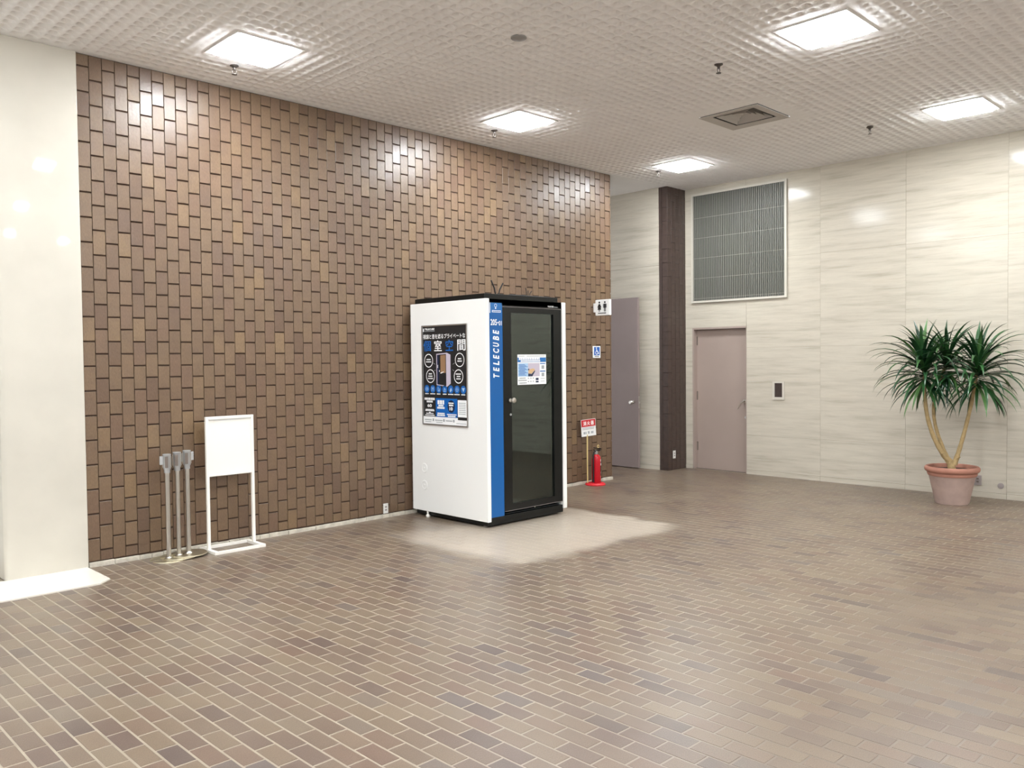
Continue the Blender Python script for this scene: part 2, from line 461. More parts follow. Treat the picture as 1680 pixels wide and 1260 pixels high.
def rows(u0, u1, v0, v1, ju, jv, gap, gapv=None, holes=()):
    """running-bond layout: courses 0.1 wide along u with joints at ju mod 0.1, pieces 0.2 long along v with joints at jv (+0.1 on odd courses)"""
    out = []; gapv = gapv or gap
    i = math.floor((u0 - ju) / 0.1)
    while ju + i * 0.1 < u1 - 1e-6:
        a, b = max(u0, ju + i * 0.1), min(u1, ju + (i + 1) * 0.1)
        off = jv + 0.1 * (i % 2)
        j = math.floor((v0 - off) / 0.2)
        while off + j * 0.2 < v1 - 1e-6:
            c, d = max(v0, off + j * 0.2), min(v1, off + (j + 1) * 0.2)
            if b - a > gap * 2.2 and d - c > gapv * 2.2:
                cu, cv = (a + b) / 2, (c + d) / 2
                if not any(h[0] < cu < h[1] and h[2] < cv < h[3] for h in holes):
                    out.append((cu, cv, b - a - gap, d - c - gapv))
            j += 1
        i += 1
    return out

# ================================================================== FLOOR
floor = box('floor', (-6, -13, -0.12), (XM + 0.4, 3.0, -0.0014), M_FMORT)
tag(floor, 'brown brick paved lobby floor with pale mortar joints', 'floor', kind='structure')
tl = rows(-0.52, XM - 0.003, -8.55, -0.002, FU0, FV0, 0.0105)
tl += rows(XW1 + 0.003, XP - 0.003, -0.0, 1.3, FU0, FV0, 0.0105)
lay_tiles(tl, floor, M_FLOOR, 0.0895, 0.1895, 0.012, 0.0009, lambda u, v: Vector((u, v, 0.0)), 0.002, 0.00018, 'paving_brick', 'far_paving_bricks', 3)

# ================================================================== TILED WALL (y = 0)
wall = empty('wall_left', ((XW0 + XW1) / 2, 0, 0))
tag(wall, 'long wall clad in upright brown bricks behind the phone booth', 'wall', kind='structure')
W0 = 0.0125
def wpart(name, lo, hi, material, **k):
    o = box(name, lo, hi, material, **k); o.parent = wall; o.matrix_parent_inverse = Matrix.Translation(wall.location).inverted(); return o
wpart('mortar_bed', (XW0 - .3, W0, -0.1), (XW1, 0.95, H + 0.1), M_WMORT)
# tiles as children of the wall: frame in the wall's local coordinates
bl = rows(XW0, XW1, 0.042, H, WU0, WV0, 0.004, 0.0125)
offx = wall.location.x
lay_local = lambda u, v: Vector((u, 0.0, v))
def lay_wall_tiles():
    # to_px needs world coordinates; the wall empty sits at (offx,0,0) so work in world and shift children by parent inverse
    before = set(bpy.data.objects)
    lay_tiles(bl, wall, M_WALL, 0.096, 0.1875, 0.014, 0.0022, lay_local, 0.004, 0.0006, 'brick', 'far_bricks', 5)
    inv = Matrix.Translation(wall.location).inverted()
    for o in set(bpy.data.objects) - before: o.matrix_parent_inverse = inv
lay_wall_tiles()
# uneven pale mortar fillet at the foot of the wall, in short lengths
rr = random.Random(11); x = XW0 + .004; k = 0
SK = bpy.data.meshes
while x < XW1 - 0.02:
    L = min(rr.choice([0.098, 0.1, 0.102, 0.2]), XW1 - x)
    h_ = 0.036 + rr.uniform(-.004, .004); d_ = 0.012 + rr.uniform(-.003, .004)
    wpart('skirting_piece', (x, -d_, -0.002), (x + L - 0.003, W0 + .01, h_), M_SKIRT, bev=0.003)
    x += L

# ================================================================== COLUMN, LEFT
cb = bmesh.new()
CX0, CX1, CY0, CY1 = 1.69, XW0, -0.012, 0.7
pr = []
for (cx, cy, a0) in ((CX0 + .035, CY0 + .035, 180), (CX1 - .006, CY0 + .006, 270), (CX1 - .006, CY1 - .006, 0), (CX0 + .035, CY1 - .035, 90)):
    rad = .035 if cx < 2 else .006
    for q in range(7):
        a = R(a0 + 90 * q / 6); pr.append((cx + rad * math.cos(a), cy + rad * math.sin(a)))
lo_ = [cb.verts.new((x, y, 0.010)) for x, y in pr]; hi_ = [cb.verts.new((x, y, H)) for x, y in pr]
for q in range(len(pr)):
    q2 = (q + 1) % len(pr); cb.faces.new((lo_[q], lo_[q2], hi_[q2], hi_[q]))
cb.faces.new(lo_[::-1]); cb.faces.new(hi_)
col = finish(cb, 'column', M_COL, None, True)
tag(col, 'polished cream marble column at the end of the brick wall', 'column', kind='structure')
sb = bmesh.new()
sp = [(0.9, -0.615), (2.17, -0.615), (2.275, -0.515), (2.275, 0.0), (0.9, 0.0)]
a_ = [sb.verts.new((x, y, 0.0)) for x, y in sp]; b_ = [sb.verts.new((x, y, 0.010)) for x, y in sp]
for q in range(5): sb.faces.new((a_[q], a_[(q + 1) % 5], b_[(q + 1) % 5], b_[q]))
sb.faces.new(a_[::-1]); sb.faces.new(b_)
slab = finish(sb, 'plinth_slab', M_SLAB)
tag(slab, 'flat white marble slab on the floor at the foot of the column', 'slab', kind='structure')

# ================================================================== CEILING
holes = [(x, y, LS) for x in LX for y in LY] + [VENT]
def in_hole(x, y, pad=0.0): return any(abs(x - a) < s / 2 + pad and abs(y - b) < s / 2 + pad for a, b, s in holes)
def ceiling_grid():
    st = 0.1 / 6
    x0, x1, y0, y1 = 1.4, XM, -7.0, 0.95
    nx = int(round((x1 - x0) / st)); ny = int(round((y1 - y0) / st))
    import numpy as np
    gx = x0 + np.arange(nx + 1) * (x1 - x0) / nx; gy = y0 + np.arange(ny + 1) * (y1 - y0) / ny
    X, Y = np.meshgrid(gx, gy)
    # square lattice of soft dimples every 10 cm
    hgt = 0.25 * (1 + np.cos(2 * np.pi * (X - 0.045) / 0.1)) * (1 + np.cos(2 * np.pi * (Y + 0.005) / 0.1))
    hgt = hgt ** 1.1
    edge = np.minimum.reduce([np.clip((-Y - 0.0) / 0.12, 0, 1), np.clip((XM - X) / 0.12, 0, 1)])
    for a, b, sz in holes: edge = np.minimum(edge, np.clip((np.maximum(abs(X - a), abs(Y - b)) - sz / 2 - .10) / .32, 0, 1))
    Z = H + 0.042 * hgt * edge
    co = np.stack([X, Y, Z], -1).reshape(-1, 3)
    idx = np.arange((nx + 1) * (ny + 1)).reshape(ny + 1, nx + 1)
    q = np.stack([idx[:-1, :-1], idx[1:, :-1], idx[1:, 1:], idx[:-1, 1:]], -1).reshape(-1, 4)
    cx = (X[:-1, :-1] + X[1:, 1:]).reshape(-1) / 2; cy = (Y[:-1, :-1] + Y[1:, 1:]).reshape(-1) / 2
    keep = np.ones(len(q), bool)
    for a, b, s in holes: keep &= ~((abs(cx - a) < s / 2 + .01) & (abs(cy - b) < s / 2 + .01))
    q = q[keep]
    me = bpy.data.meshes.new('ceiling')
    me.vertices.add(len(co)); me.vertices.foreach_set('co', co.reshape(-1))
    me.loops.add(len(q) * 4); me.loops.foreach_set('vertex_index', q.reshape(-1).astype('int32'))
    me.polygons.add(len(q)); me.polygons.foreach_set('loop_start', (np.arange(len(q)) * 4).astype('int32'))
    me.polygons.foreach_set('use_smooth', np.ones(len(q), bool))
    me.update(calc_edges=True)
    return me, (x0, x1, y0, y1)
cme, CR = ceiling_grid()
ceil = link('ceiling', cme, M_CEIL)
tag(ceil, 'white ceiling of dimpled acoustic board', 'ceiling', kind='structure')
# plain boards over the rest of the lobby, cut around the light openings
def plain_ceiling(x0, x1, y0, y1):
    xs = sorted({x0, x1} | {v for a, b, s in holes for v in (a - s / 2, a + s / 2) if x0 < v < x1 and y0 - s < b < y1 + s})
    ys = sorted({y0, y1} | {v for a, b, s in holes for v in (b - s / 2, b + s / 2) if y0 < v < y1 and x0 - s < a < x1 + s})
    V, F = [], []
    for p, q in zip(xs, xs[1:]):
        for r_, s_ in zip(ys, ys[1:]):
            if in_hole((p + q) / 2, (r_ + s_) / 2): continue
            b = len(V); V += [(p, r_, H), (p, s_, H), (q, s_, H), (q, r_, H)]; F.append((b, b + 1, b + 2, b + 3))
    return V, F
V_, F_ = [], []
for reg in ((-6, CR[0], -13, 3.0), (CR[0], XM + .4, -13, CR[2]), (CR[0], XM + .4, CR[3], 3.0), (XM, XM + .4, CR[2], CR[3])):
    v, f = plain_ceiling(*reg); b = len(V_); V_ += v; F_ += [[b + i for i in q] for q in f]
me = bpy.data.meshes.new('plain_board'); me.from_pydata(V_, [], F_); me.update()
link('plain_board', me, M_CEIL, ceil)

# ================================================================== STONE WALL (x = XM) AND CORRIDOR
sw = empty('wall_right', (XM, -5, 0))
tag(sw, 'pale travertine wall with the grey door and the potted plant', 'wall', kind='structure')
def spart(name, lo, hi, material, **k):
    o = box(name, lo, hi, material, **k); o.parent = sw; o.matrix_parent_inverse = Matrix.Translation(sw.location).inverted(); return o
spart('joint_bed', (XM + .003, -13, -0.1), (XM + .3, -1.075, H + .1), M_JOINT)
spart('joint_bed', (XM + .003, -1.075, 2.085), (XM + .3, 0.3, H + .1), M_JOINT)
spart('joint_bed', (XM + .003, -.187, -0.1), (XM + .3, 0.3, 2.085), M_JOINT)
ZS = [0.0, 0.062, 0.55, 1.78, 3.0, H + .03]
YS = [-0.068, -1.076, -2.16, -3.245, -4.36, -5.45, -6.54, -7.63, -8.72, -9.81, -10.9, -13]
G = 0.0025
for ya, yb in zip(YS, YS[1:]):
    for k, (za, zb) in enumerate(zip(ZS, ZS[1:])):
        y0, y1 = yb, ya
        if ya == YS[0]:
            if zb < 2.0: y0 = -0.187
            elif za < 2.08:
                spart('stone_panel', (XM, -0.187 + G / 2, za + G / 2), (XM + .02, y1 - G / 2, 2.085 - G / 2), M_STONE)
                za = 2.085
        pr_ = 0.006 if k == 0 else 0.0
        spart('stone_panel', (XM - pr_, y0 + G / 2, za + (G / 2 if k else 0)), (XM + .02, y1 - G / 2, zb - G / 2), M_STONE)
# wall beside the corridor (x = XP), tile-clad corner
cw = empty('wall_back', (XP, 1.0, 0))
tag(cw, 'short travertine wall with a dark brick corner beside the restroom corridor', 'wall', kind='structure')
def cpart(name, lo, hi, material, **k):
    o = box(name, lo, hi, material, **k); o.parent = cw; o.matrix_parent_inverse = Matrix.Translation(cw.location).inverted(); return o
cpart('wall_core', (XP + .01, -.06, -0.1), (XM + .3, 3.0, H + .1), mat('dark_mortar', srgb(58, 47, 42), .9))
for za, zb in zip(ZS, ZS[1:]):
    pr_ = 0.006 if za == 0 else 0.0
    for ya, yb in ((0.079, 1.17), (1.17, 2.26)):
        cpart('stone_panel', (XP - pr_, ya + G / 2, za + (G / 2 if za else 0)), (XP + .02, yb - G / 2, zb - G / 2), M_STONE)
before = set(bpy.data.objects)
t1 = [(u, v, wd, l) for u, v, wd, l in rows(-.075, .079, 0.0, H, -.075 + .052, .03, 0.006)]
lay_tiles(t1, cw, M_DKBR, 0.0925, 0.1925, 0.012, 0.0013, lambda u, v: Vector((XP, -u, v)), 0.003, 0.0004, 'corner_brick', 'corner_bricks', 21)
t2 = rows(XP + .003, XM, 0.0, H, XP, .03, 0.006)
lay_tiles(t2, cw, M_DKBR, 0.0925, 0.1925, 0.012, 0.0013, lambda u, v: Vector((u, -.07, v)), 0.003, 0.0004, 'corner_brick', 'corner_bricks', 22)
inv = Matrix.Translation(cw.location).inverted()
for o in set(bpy.data.objects) - before: o.matrix_parent_inverse = inv
e = box('wall_corridor_end', (XW1 - .05, 2.26, -.1), (XP + .1, 2.4, H + .1), M_PLASTER); tag(e, 'plain wall closing the restroom corridor', 'wall', kind='structure')
# unseen sides of the lobby: plain walls, plus one added glazed front for fill light
e = box('wall_niche', (-6, .7, -.1), (XW0 - .01, .85, H + .1), M_PLASTER); tag(e, 'plain wall set back beside the marble column', 'wall', kind='structure')
def glazing(name, lab, along, fixed, a0, a1, step):
    g = empty(name, (fixed, (a0 + a1) / 2, 0) if along == 'y' else ((a0 + a1) / 2, fixed, 0)); tag(g, lab, 'window', kind='structure')
    def bx(nm, p0, p1, z0, z1, th, material):
        lo, hi = ((fixed - th / 2, p0, z0), (fixed + th / 2, p1, z1)) if along == 'y' else ((p0, fixed - th / 2, z0), (p1, fixed + th / 2, z1))
        o = box(nm, lo, hi, material); o.parent = g; o.matrix_parent_inverse = Matrix.Translation(g.location).inverted()
    bx('fill_window_head', a0, a1, 3.2, H + .1, .15, M_PLASTER); bx('fill_window_sill', a0, a1, -.1, .12, .15, M_PLASTER)
    n = int(round((a1 - a0) / step))
    for k in range(n + 1):
        p = a0 + (a1 - a0) * k / n
        bx('mullion', p - .04, p + .04, .12, 3.2, .1, M_STEELD)
        if k < n: bx('pane', p + .04, p + (a1 - a0) / n - .04, .12, 3.2, .01, M_GLASS2)
e = box('wall_rear', (-6, -13.2, -.1), (XM + .3, -13, H + .1), M_PLASTER); tag(e, 'plain wall across the lobby from the booth', 'wall', kind='structure')
glazing('fill_window_1', 'unseen glazed front added for fill light at the column side of the lobby', 'y', -6.1, -13, .7, 2.0)  # assumed opening out of view, added so the sky brightens ceiling and walls

# ---- grey door in the stone wall
d = empty('door_1', (XM, -.63, 0)); tag(d, 'closed grey steel door set back in the travertine wall', 'door', kind='structure')
def put(parent, o):
    o.parent = parent; o.matrix_parent_inverse = Matrix.LocRotScale(parent.location, parent.rotation_euler, None).inverted(); return o
DX = XM + .075
put(d, boxes('door_frame', [((XM - .002, -.215, 0), (XM + .13, -.187, 2.085)), ((XM + .0, -1.075, 0), (XM + .13, -1.063, 2.085)), ((XM + .0, -1.075, 2.06), (XM + .13, -.187, 2.085))], M_DOOR))
leaf = put(d, box('door_leaf', (DX, -1.062, .008), (DX + .04, -.216, 2.058), M_DOOR, bev=.002))
put(d, box('threshold', (DX - .03, -1.062, 0.0), (DX + .08, -.216, .008), M_HINGE))
for z in (.27, 1.02, 1.83): put(d, box('hinge', (DX - .012, -.232, z), (DX + .002, -.212, z + .13), M_HINGE, bev=.003))
hb = bmesh.new()
lathe_bm(hb, [(0, 0), (.027, 0), (.027, .008), (.011, .012), (.011, .05), (0, .05)], 20, (DX, -1.01, 1.02), (-1, 0, 0))
tube_bm(hb, [(DX - .045, -1.01, 1.02), (DX - .05, -.99, 1.005), (DX - .05, -.95, .955), (DX - .048, -.925, .915)], [.011, .010, .009, .008], 10)
put(d, finish(hb, 'lever_handle', M_STEEL, None, True))
put(d, lathe('deadlock', [(0, 0), (.02, 0), (.018, .012), (.008, .014), (0, .014)], M_STEELD, None, 20, (DX, -1.025, .79), (-1, 0, 0)))
# ---- restroom corridor door standing open
d = empty('door_2', (10.14, 1.2, 0)); tag(d, 'tall grey restroom door standing open beside the dark brick corner', 'door', kind='structure')
put(d, box('door_leaf', (10.105, .39, .012), (10.145, 1.24, 2.55), M_DOOR2, bev=.002))
for z in (.3, 1.25, 2.2): put(d, box('hinge', (10.145, 1.2, z), (XP, 1.24, z + .12), M_HINGE))
put(d, box('door_stop', (10.145, .62, .05), (XP, .66, .09), M_HINGE))
hb = bmesh.new()
lathe_bm(hb, [(0, 0), (.028, 0), (.028, .007), (.012, .012), (.012, .04), (.026, .05), (.03, .065), (.022, .078), (0, .08)], 20, (10.105, .485, .99), (-1, 0, 0))
put(d, finish(hb, 'door_knob', M_STEEL, None, True))
put(d, box('latch_plate', (10.113, .384, .90), (10.137, .391, 1.08), M_STEEL))
put(d, box('latch_bolt', (10.118, .372, .975), (10.132, .385, 1.005), M_STEEL))

# ---- wide ventilation grille above the door
g = empty('wall_grille', (XM, -.94, 2.448)); tag(g, 'large grey slatted air grille high on the travertine wall above the door', 'air grille')
gy0, gy1, gz0, gz1, fr = -1.697, -.187, 2.448, 4.042, .03
put(g, box('backing', (XM - .004, gy0 + .01, gz0 + .01), (XM - .0005, gy1 - .01, gz1 - .01), M_GRILB))
put(g, boxes('frame', [((XM - .028, gy0, gz0), (XM - .0005, gy0 + fr, gz1)), ((XM - .028, gy1 - fr, gz0), (XM - .0005, gy1, gz1)),
                       ((XM - .028, gy0 + fr, gz0), (XM - .0005, gy1 - fr, gz0 + fr)), ((XM - .028, gy0 + fr, gz1 - fr), (XM - .0005, gy1 - fr, gz1))], M_GFRAME))
ns = 50; sme = None
for k in range(ns):
    y = gy0 + fr + (gy1 - gy0 - 2 * fr) * (k + .5) / ns
    if sme is None:
        s = box('slat', (-.016, -.0085, 0), (-.004, .0085, gz1 - gz0 - 2 * fr), M_GRIL); sme = s.data
    else: s = link('slat', sme, None)
    s.location = (XM, y, gz0 + fr); put(g, s)
for k in range(5):
    z = gz0 + fr + .032 + .293 * k
    put(g, box('crossbar', (XM - .019, gy0 + fr, z), (XM - .0155, gy1 - fr, z + .005), mat('grille_crossbar', srgb(150, 148, 138), .5)))

# ---- small framed box beside the door
g = empty('wall_box', (XM, -1.565, 1.06)); tag(g, 'small dark call box in a pale frame on the travertine wall', 'call box')
y0, y1, z0, z1 = -1.652, -1.480, 1.06, 1.307
put(g, boxes('frame', [((XM - .014, y0, z0), (XM - .0003, y0 + .03, z1)), ((XM - .014, y1 - .03, z0), (XM - .0003, y1, z1)), ((XM - .014, y0 + .03, z0), (XM - .0003, y1 - .03, z0 + .035)), ((XM - .014, y0 + .03, z1 - .02), (XM - .0003, y1 - .03, z1))], M_GFRAME, bev=.002))
put(g, box('panel', (XM - .007, y0 + .03, z0 + .035), (XM - .0003, y1 - .03, z1 - .02), M_DKBOX))

def outlet(lo, hi, axis, plate, label, sock):
    c = [(a + b) / 2 for a, b in zip(lo, hi)]
    g = empty('wall_outlet', (c[0], c[1], lo[2])); tag(g, label, 'outlet')
    put(g, box('plate', lo, hi, plate, bev=.002))
    for dz in (.28, .58):
        h_ = hi[2] - lo[2]
        if axis == 'y': put(g, box('socket', (c[0] - .012, lo[1] - .002, lo[2] + h_ * dz), (c[0] + .012, lo[1] + .002, lo[2] + h_ * (dz + .16)), sock))
        else: put(g, box('socket', (lo[0] - .002, c[1] - .012, lo[2] + h_ * dz), (lo[0] + .002, c[1] + .012, lo[2] + h_ * (dz + .16)), sock))
outlet((5.19, -.009, .046), (5.25, .0, .150), 'y', M_PLATE, 'white outlet plate low on the brick wall beside the phone booth', M_PLATEG)
outlet((10.325, -.079, .17), (10.385, -.07, .285), 'y', M_PLATE, 'white outlet plate low on the dark brick corner', M_PLATEG)
outlet((XM - .009, -4.10, .135), (XM, -4.02, .25), 'x', M_PLATEG, 'grey outlet plate on the travertine wall behind the flower pot', M_HINGE)
g = lathe('wall_socket', [(0, 0), (.033, 0), (.033, .006), (.024, .008), (.012, .01), (0, .01)], M_PLATEG, None, 20, (XM, -4.3, .148), (-1, 0, 0)); tag(g, 'small round grey socket low on the travertine wall right of the pot', 'socket')

# ================================================================== CEILING FITTINGS
NM = {(2, 0): 'square recessed ceiling light nearest the marble column and signboard', (3, 0): 'square recessed ceiling light directly above the phone booth',
      (4, 0): 'square recessed ceiling light in front of the restroom corridor', (3, 1): 'square recessed ceiling light out in the open lobby between detector and vent',
      (4, 1): 'square recessed ceiling light above the potted plant'}
hs = LS / 2
proto = None
def light_parts(root):
    f_ = .05; zb = H - .008
    boxes_ = [((-hs - f_, -hs - f_, zb), (hs + f_, -hs, H + .004)), ((-hs - f_, hs, zb), (hs + f_, hs + f_, H + .004)), ((-hs - f_, -hs, zb), (-hs, hs, H + .004)), ((hs, -hs, zb), (hs + f_, hs, H + .004))]
    boxes_ = [((a[0], a[1], a[2] - H), (b[0], b[1], b[2] - H)) for a, b in boxes_]
    P = [boxes('frame', boxes_, M_FRAME, root, bev=.003)]
    t = .004
    P.append(boxes('housing', [((-hs - t, -hs - t, .0), (-hs, hs + t, .1)), ((hs, -hs - t, .0), (hs + t, hs + t, .1)), ((-hs, -hs - t, .0), (hs, -hs, .1)), ((-hs, hs, .0), (hs, hs + t, .1)), ((-hs, -hs, .096), (hs, hs, .1))], M_REFL, root))
    P.append(box('diffuser', (-hs + .004, -hs + .004, -.027), (hs - .004, hs - .004, .002), M_LAMP, root, bev=.004))
    return P
for i, x in enumerate(LX):
    for j, y in enumerate(LY):
        root = empty('ceiling_light', (x, y, H))
        if proto is None: proto = light_parts(root)
        else:
            for q in proto: link(q.name.split('.')[0], q.data, None, root)
        tag(root, NM.get((i, j), 'square recessed ceiling light in the part of the lobby away from the booth'), 'ceiling light', 'square recessed ceiling lights')

# vent
vx, vy, vsz = VENT
g = empty('ceiling_vent', (vx, vy, H)); tag(g, 'square stepped air diffuser in the dimpled ceiling', 'air vent')
def sq_ring(r0, z0, r1, z1, t):
    """sloped square ring"""
    bm = bmesh.new(); rings = []
    for r_, z in ((r0, z0), (r1, z1), (r1 - .0, z1 + t), (r0 - .0, z0 + t)):
        rings.append([bm.verts.new((sx * r_, sy * r_, z)) for sx, sy in ((-1, -1), (1, -1), (1, 1), (-1, 1))])
    for a, b in zip(rings, rings[1:] + rings[:1]):
        for q in range(4): bm.faces.new((a[q], a[(q + 1) % 4], b[(q + 1) % 4], b[q]))
    return bm
hv = vsz / 2
finish(sq_ring(hv + .012, -.012, hv - .085, -.002, .006), 'frame', M_VENT, g)
box('duct_void', (-hv, -hv, .16), (hv, hv, .17), M_VENTD, g)
boxes('duct_wall', [((-hv - .004, -hv, .0), (-hv, hv, .16)), ((hv, -hv, .0), (hv + .004, hv, .16)), ((-hv, -hv - .004, .0), (hv, -hv, .16)), ((-hv, hv, .0), (hv, hv + .004, .16))], M_VENTD, g)
for k, (ro, ri) in enumerate(((.208, .168), (.148, .108), (.088, .052))):
    finish(sq_ring(ro, .0 + .012 * k, ri, .045 + .02 * k, .004), 'cone_ring', M_VENT, g)
finish(sq_ring(.045, .03, .002, .06, .004), 'centre_cone', M_VENT, g)

# sprinklers
SP = [((3.352, -.55), 'brass pendent sprinkler beside the ceiling light over the signboard'), ((6.331, -.556), 'brass pendent sprinkler beside the ceiling light over the phone booth'),
      ((9.318, -.561), 'brass pendent sprinkler beside the ceiling light by the corridor'), ((6.333, -3.333), 'brass pendent sprinkler between the open lobby light and the air vent'),
      ((9.276, -3.386), 'brass pendent sprinkler between the air vent and the stone wall')]
for (x, y), lab in SP:
    g = empty('sprinkler', (x, y, H)); tag(g, lab, 'sprinkler', 'ceiling sprinklers')
    lathe('escutcheon', [(0, .01), (.036, .01), (.036, -.004), (.02, -.012), (.012, -.02), (.012, -.035), (0, -.035)], M_SPK, g, 20)
    bm = bmesh.new()
    for s in (-1, 1): tube_bm(bm, [(s * .010, 0, -.03), (s * .020, 0, -.042), (s * .014, 0, -.062), (0, 0, -.07)], .0035, 6)
    finish(bm, 'yoke', M_SPK, g, True)
    lathe('deflector', [(0, -.068), (.006, -.068), (.022, -.071), (.022, -.073), (0, -.075)], M_SPK, g, 16)
g = lathe('smoke_detector', [(0, .02), (.062, .02), (.062, -.004), (.056, -.009), (.02, -.011), (0, -.011)], M_DET, None, 28, (4.666, -2.604, H)); tag(g, 'flat round grey detector plate on the dimpled ceiling', 'detector')

# ================================================================== PHONE BOOTH
bx0, bx1, by0, by1 = 5.537, 6.686, -1.25, -.062
bz0, bz1 = .062, 2.245
b = empty('phone_booth', ((bx0 + bx1) / 2, (by0 + by1) / 2, 0)); tag(b, 'white private work booth with blue stripe and black glazed door', 'booth')
P = lambda o: put(b, o)
tl_, tr_ = .045, .055
P(box('side_panel', (bx0, by0, bz0), (bx0 + tl_, by1, bz1), M_WHITE, bev=.006))
P(box('side_panel', (bx1 - tr_, by0, bz0), (bx1, by1, bz1), M_WHITE, bev=.006))
P(box('back_panel', (bx0 + tl_, by1 - .05, .10), (bx1 - tr_, by1, bz1 - .01), M_DARKIN))
P(box('base', (bx0 + .03, by0 + .035, .018), (bx1 - .03, by1 - .03, .10), M_BLACK))
P(box('roof', (bx0 + tl_, by0 + .012, bz1 - .06), (bx1 - tr_, by1, bz1), M_BLACK))
P(box('roof_tray', (5.595, -1.165, bz1), (6.655, -.07, 2.30), M_BLACK, bev=.004))
ilin = M_DARKIN
P(box('lining', (bx0 + tl_, by0 + .06, .10), (bx0 + tl_ + .012, by1 - .05, bz1 - .06), ilin))
P(box('lining', (bx1 - tr_ - .012, by0 + .06, .10), (bx1 - tr_, by1 - .05, bz1 - .06), ilin))
# feet
for (x, y) in ((bx0 + .06, by1 - .2), (bx0 + .08, by0 + .12), (bx1 - .08, by0 + .12), (bx1 - .08, by1 - .2)):
    P(lathe('levelling_foot', [(0, 0), (.028, 0), (.028, .012), (.012, .022), (.012, .05), (0, .05)], M_PLATEG if y < -.5 else M_WPAINT, None, 16, (x, y, 0.0)))
P(lathe('levelling_foot', [(0, 0), (.02, 0), (.022, .018), (.012, .028), (.012, .07), (0, .07)], M_WPAINT, None, 16, (bx0 + .012, -.30, 0.0)))
# front
fy = by0 + .012
xs0 = bx0 + tl_; xs1 = 5.768; xd1 = bx1 - tr_
P(box('front_post', (xs0, fy, .10), (xs1, fy + .045, bz1 - .035), M_BLUE, bev=.002))
P(box('front_sill', (xs0, fy + .004, .062), (xd1, fy + .05, .10), M_BLACK))
P(box('front_head', (xs0, fy, bz1 - .035), (xd1, fy + .045, bz1 - .002), M_BLACK))
P(box('front_head', (xs1, fy, 2.172), (xd1, fy + .045, bz1 - .035), M_BLACK))
P(box('head_line', (xs1, fy - .0015, 2.171), (xd1, fy + .01, 2.1735), M_PLATEG))
door = P(box('door', (xs1 + .003, fy, .137), (xs1 + .118, fy + .04, 2.168), M_BLACK))
# sub-parts: children of the door, expressed in world coordinates
def S(parent, o):
    bpy.context.view_layer.update()
    o.parent = parent; o.matrix_parent_inverse = parent.matrix_world.inverted(); return o
gx0, gx1, gz0, gz1 = xs1 + .118, 6.505, .205, 2.115
S(door, box('door_stile', (gx1, fy, .137), (xd1 - .003, fy + .04, 2.168), M_BLACK))
S(door, box('door_rail', (gx0, fy, gz1), (gx1, fy + .04, 2.168), M_BLACK))
S(door, box('door_rail', (gx0, fy, .137), (gx1, fy + .04, gz0), M_BLACK))
S(door, box('pane', (gx0 - .008, fy + .016, gz0 - .008), (gx1 + .008, fy + .022, gz1 + .008), M_GLASS))
S(door, box('bottom_line', (xs1 + .01, fy - .0012, .1375), (xd1 - .01, fy + .002, .1405), M_PLATEG))
S(door, lathe('knob', [(0, 0), (.02, 0), (.018, .008), (.01, .014), (.01, .03), (.024, .04), (.027, .052), (.02, .064), (0, .068)], M_STEEL, None, 24, (5.868, fy, 1.243), (0, -1, 0)))
S(door, lathe('key_cylinder', [(0, 0), (.012, 0), (.011, .006), (0, .007)], M_STEELD, None, 16, (5.868, fy, 1.10), (0, -1, 0)))
# interior: screen on the back wall, shelf, bench
P(box('screen', (5.82, by1 - .085, 1.56), (6.40, by1 - .052, 1.92), M_RUBBER, bev=.004))
P(box('inner_board', (5.66, by1 - .062, .50), (6.45, by1 - .051, 1.50), mat('inner_board', srgb(206, 212, 208), 0.6)))
P(box('shelf', (bx0 + tl_ + .012, by1 - .40, .70), (bx1 - tr_ - .012, by1 - .062, .725), M_DARKIN, bev=.003))
P(box('bench', (bx0 + tl_ + .2, -.95, .1), (bx1 - tr_ - .35, -.62, .43), M_SEAT, bev=.02))
P(box('inner_floor', (bx0 + tl_ + .012, by0 + .06, .10), (bx1 - tr_ - .012, by1 - .05, .108), M_SEAT))
bm = bmesh.new(); tube_bm(bm, [(6.27, -1.17, .108), (6.27, -1.17, .35), (6.26, -1.18, .40), (6.235, -1.185, .42)], [.007, .007, .011, .009], 8)
P(finish(bm, 'foot_lever', M_STEEL, None, True))
# round vent covers on the side panel
for z in (.515, .335):
    P(lathe('vent_cover', [(0, 0), (.052, 0), (.05, .004), (.036, .005), (.034, .003), (.012, .003), (.010, .005), (0, .005)], M_WHITE, None, 28, (bx0, -.265, z), (-1, 0, 0)))
# blue stripe print
pf = Print((0, fy, 0), (1, 0, 0), (0, 0, 1))
badge = P(pf.polys('badge', [rect(5.595, 2.105, 5.757, 2.205)], M_LBLUE, None, .0008))
S(badge, pf.polys('badge_mark', [rect(5.595, 2.105, 5.603, 2.205), rect(5.628, 2.112, 5.745, 2.132)] + ring(5.676, 2.178, .017, .004, 20) + [rect(5.668, 2.146, 5.684, 2.158)], M_PWHITE, None, .0014))
S(badge, pf.polys('badge_face', bars(5.634, 5.74, 2.117, .010, 3), M_LBLUE, None, .0019))
P(pf.text('booth_number', [('205', 5.606, 1.985, .060, .086, 0, 0, .02), ('-', 5.697, 2.008, .010, .015, 0, 0, 0), ('01', 5.716, 1.985, .045, .040, 0, 0, .01)], M_PWHITE, None, .0008))
P(pf.text('booth_lettering', [(ch, 5.718, 1.472 + .0608 * k, .082, .043 if ch != 'C' else .046, math.pi / 2, .22, .035) for k, ch in enumerate('TELECUBE')], M_PWHITE, None, .0008))
P(pf.text('head_lettering', [('TELECUBE', 6.42, 2.188, .016, .09, 0, 0, .02)], M_PWHITE, None, .0008))
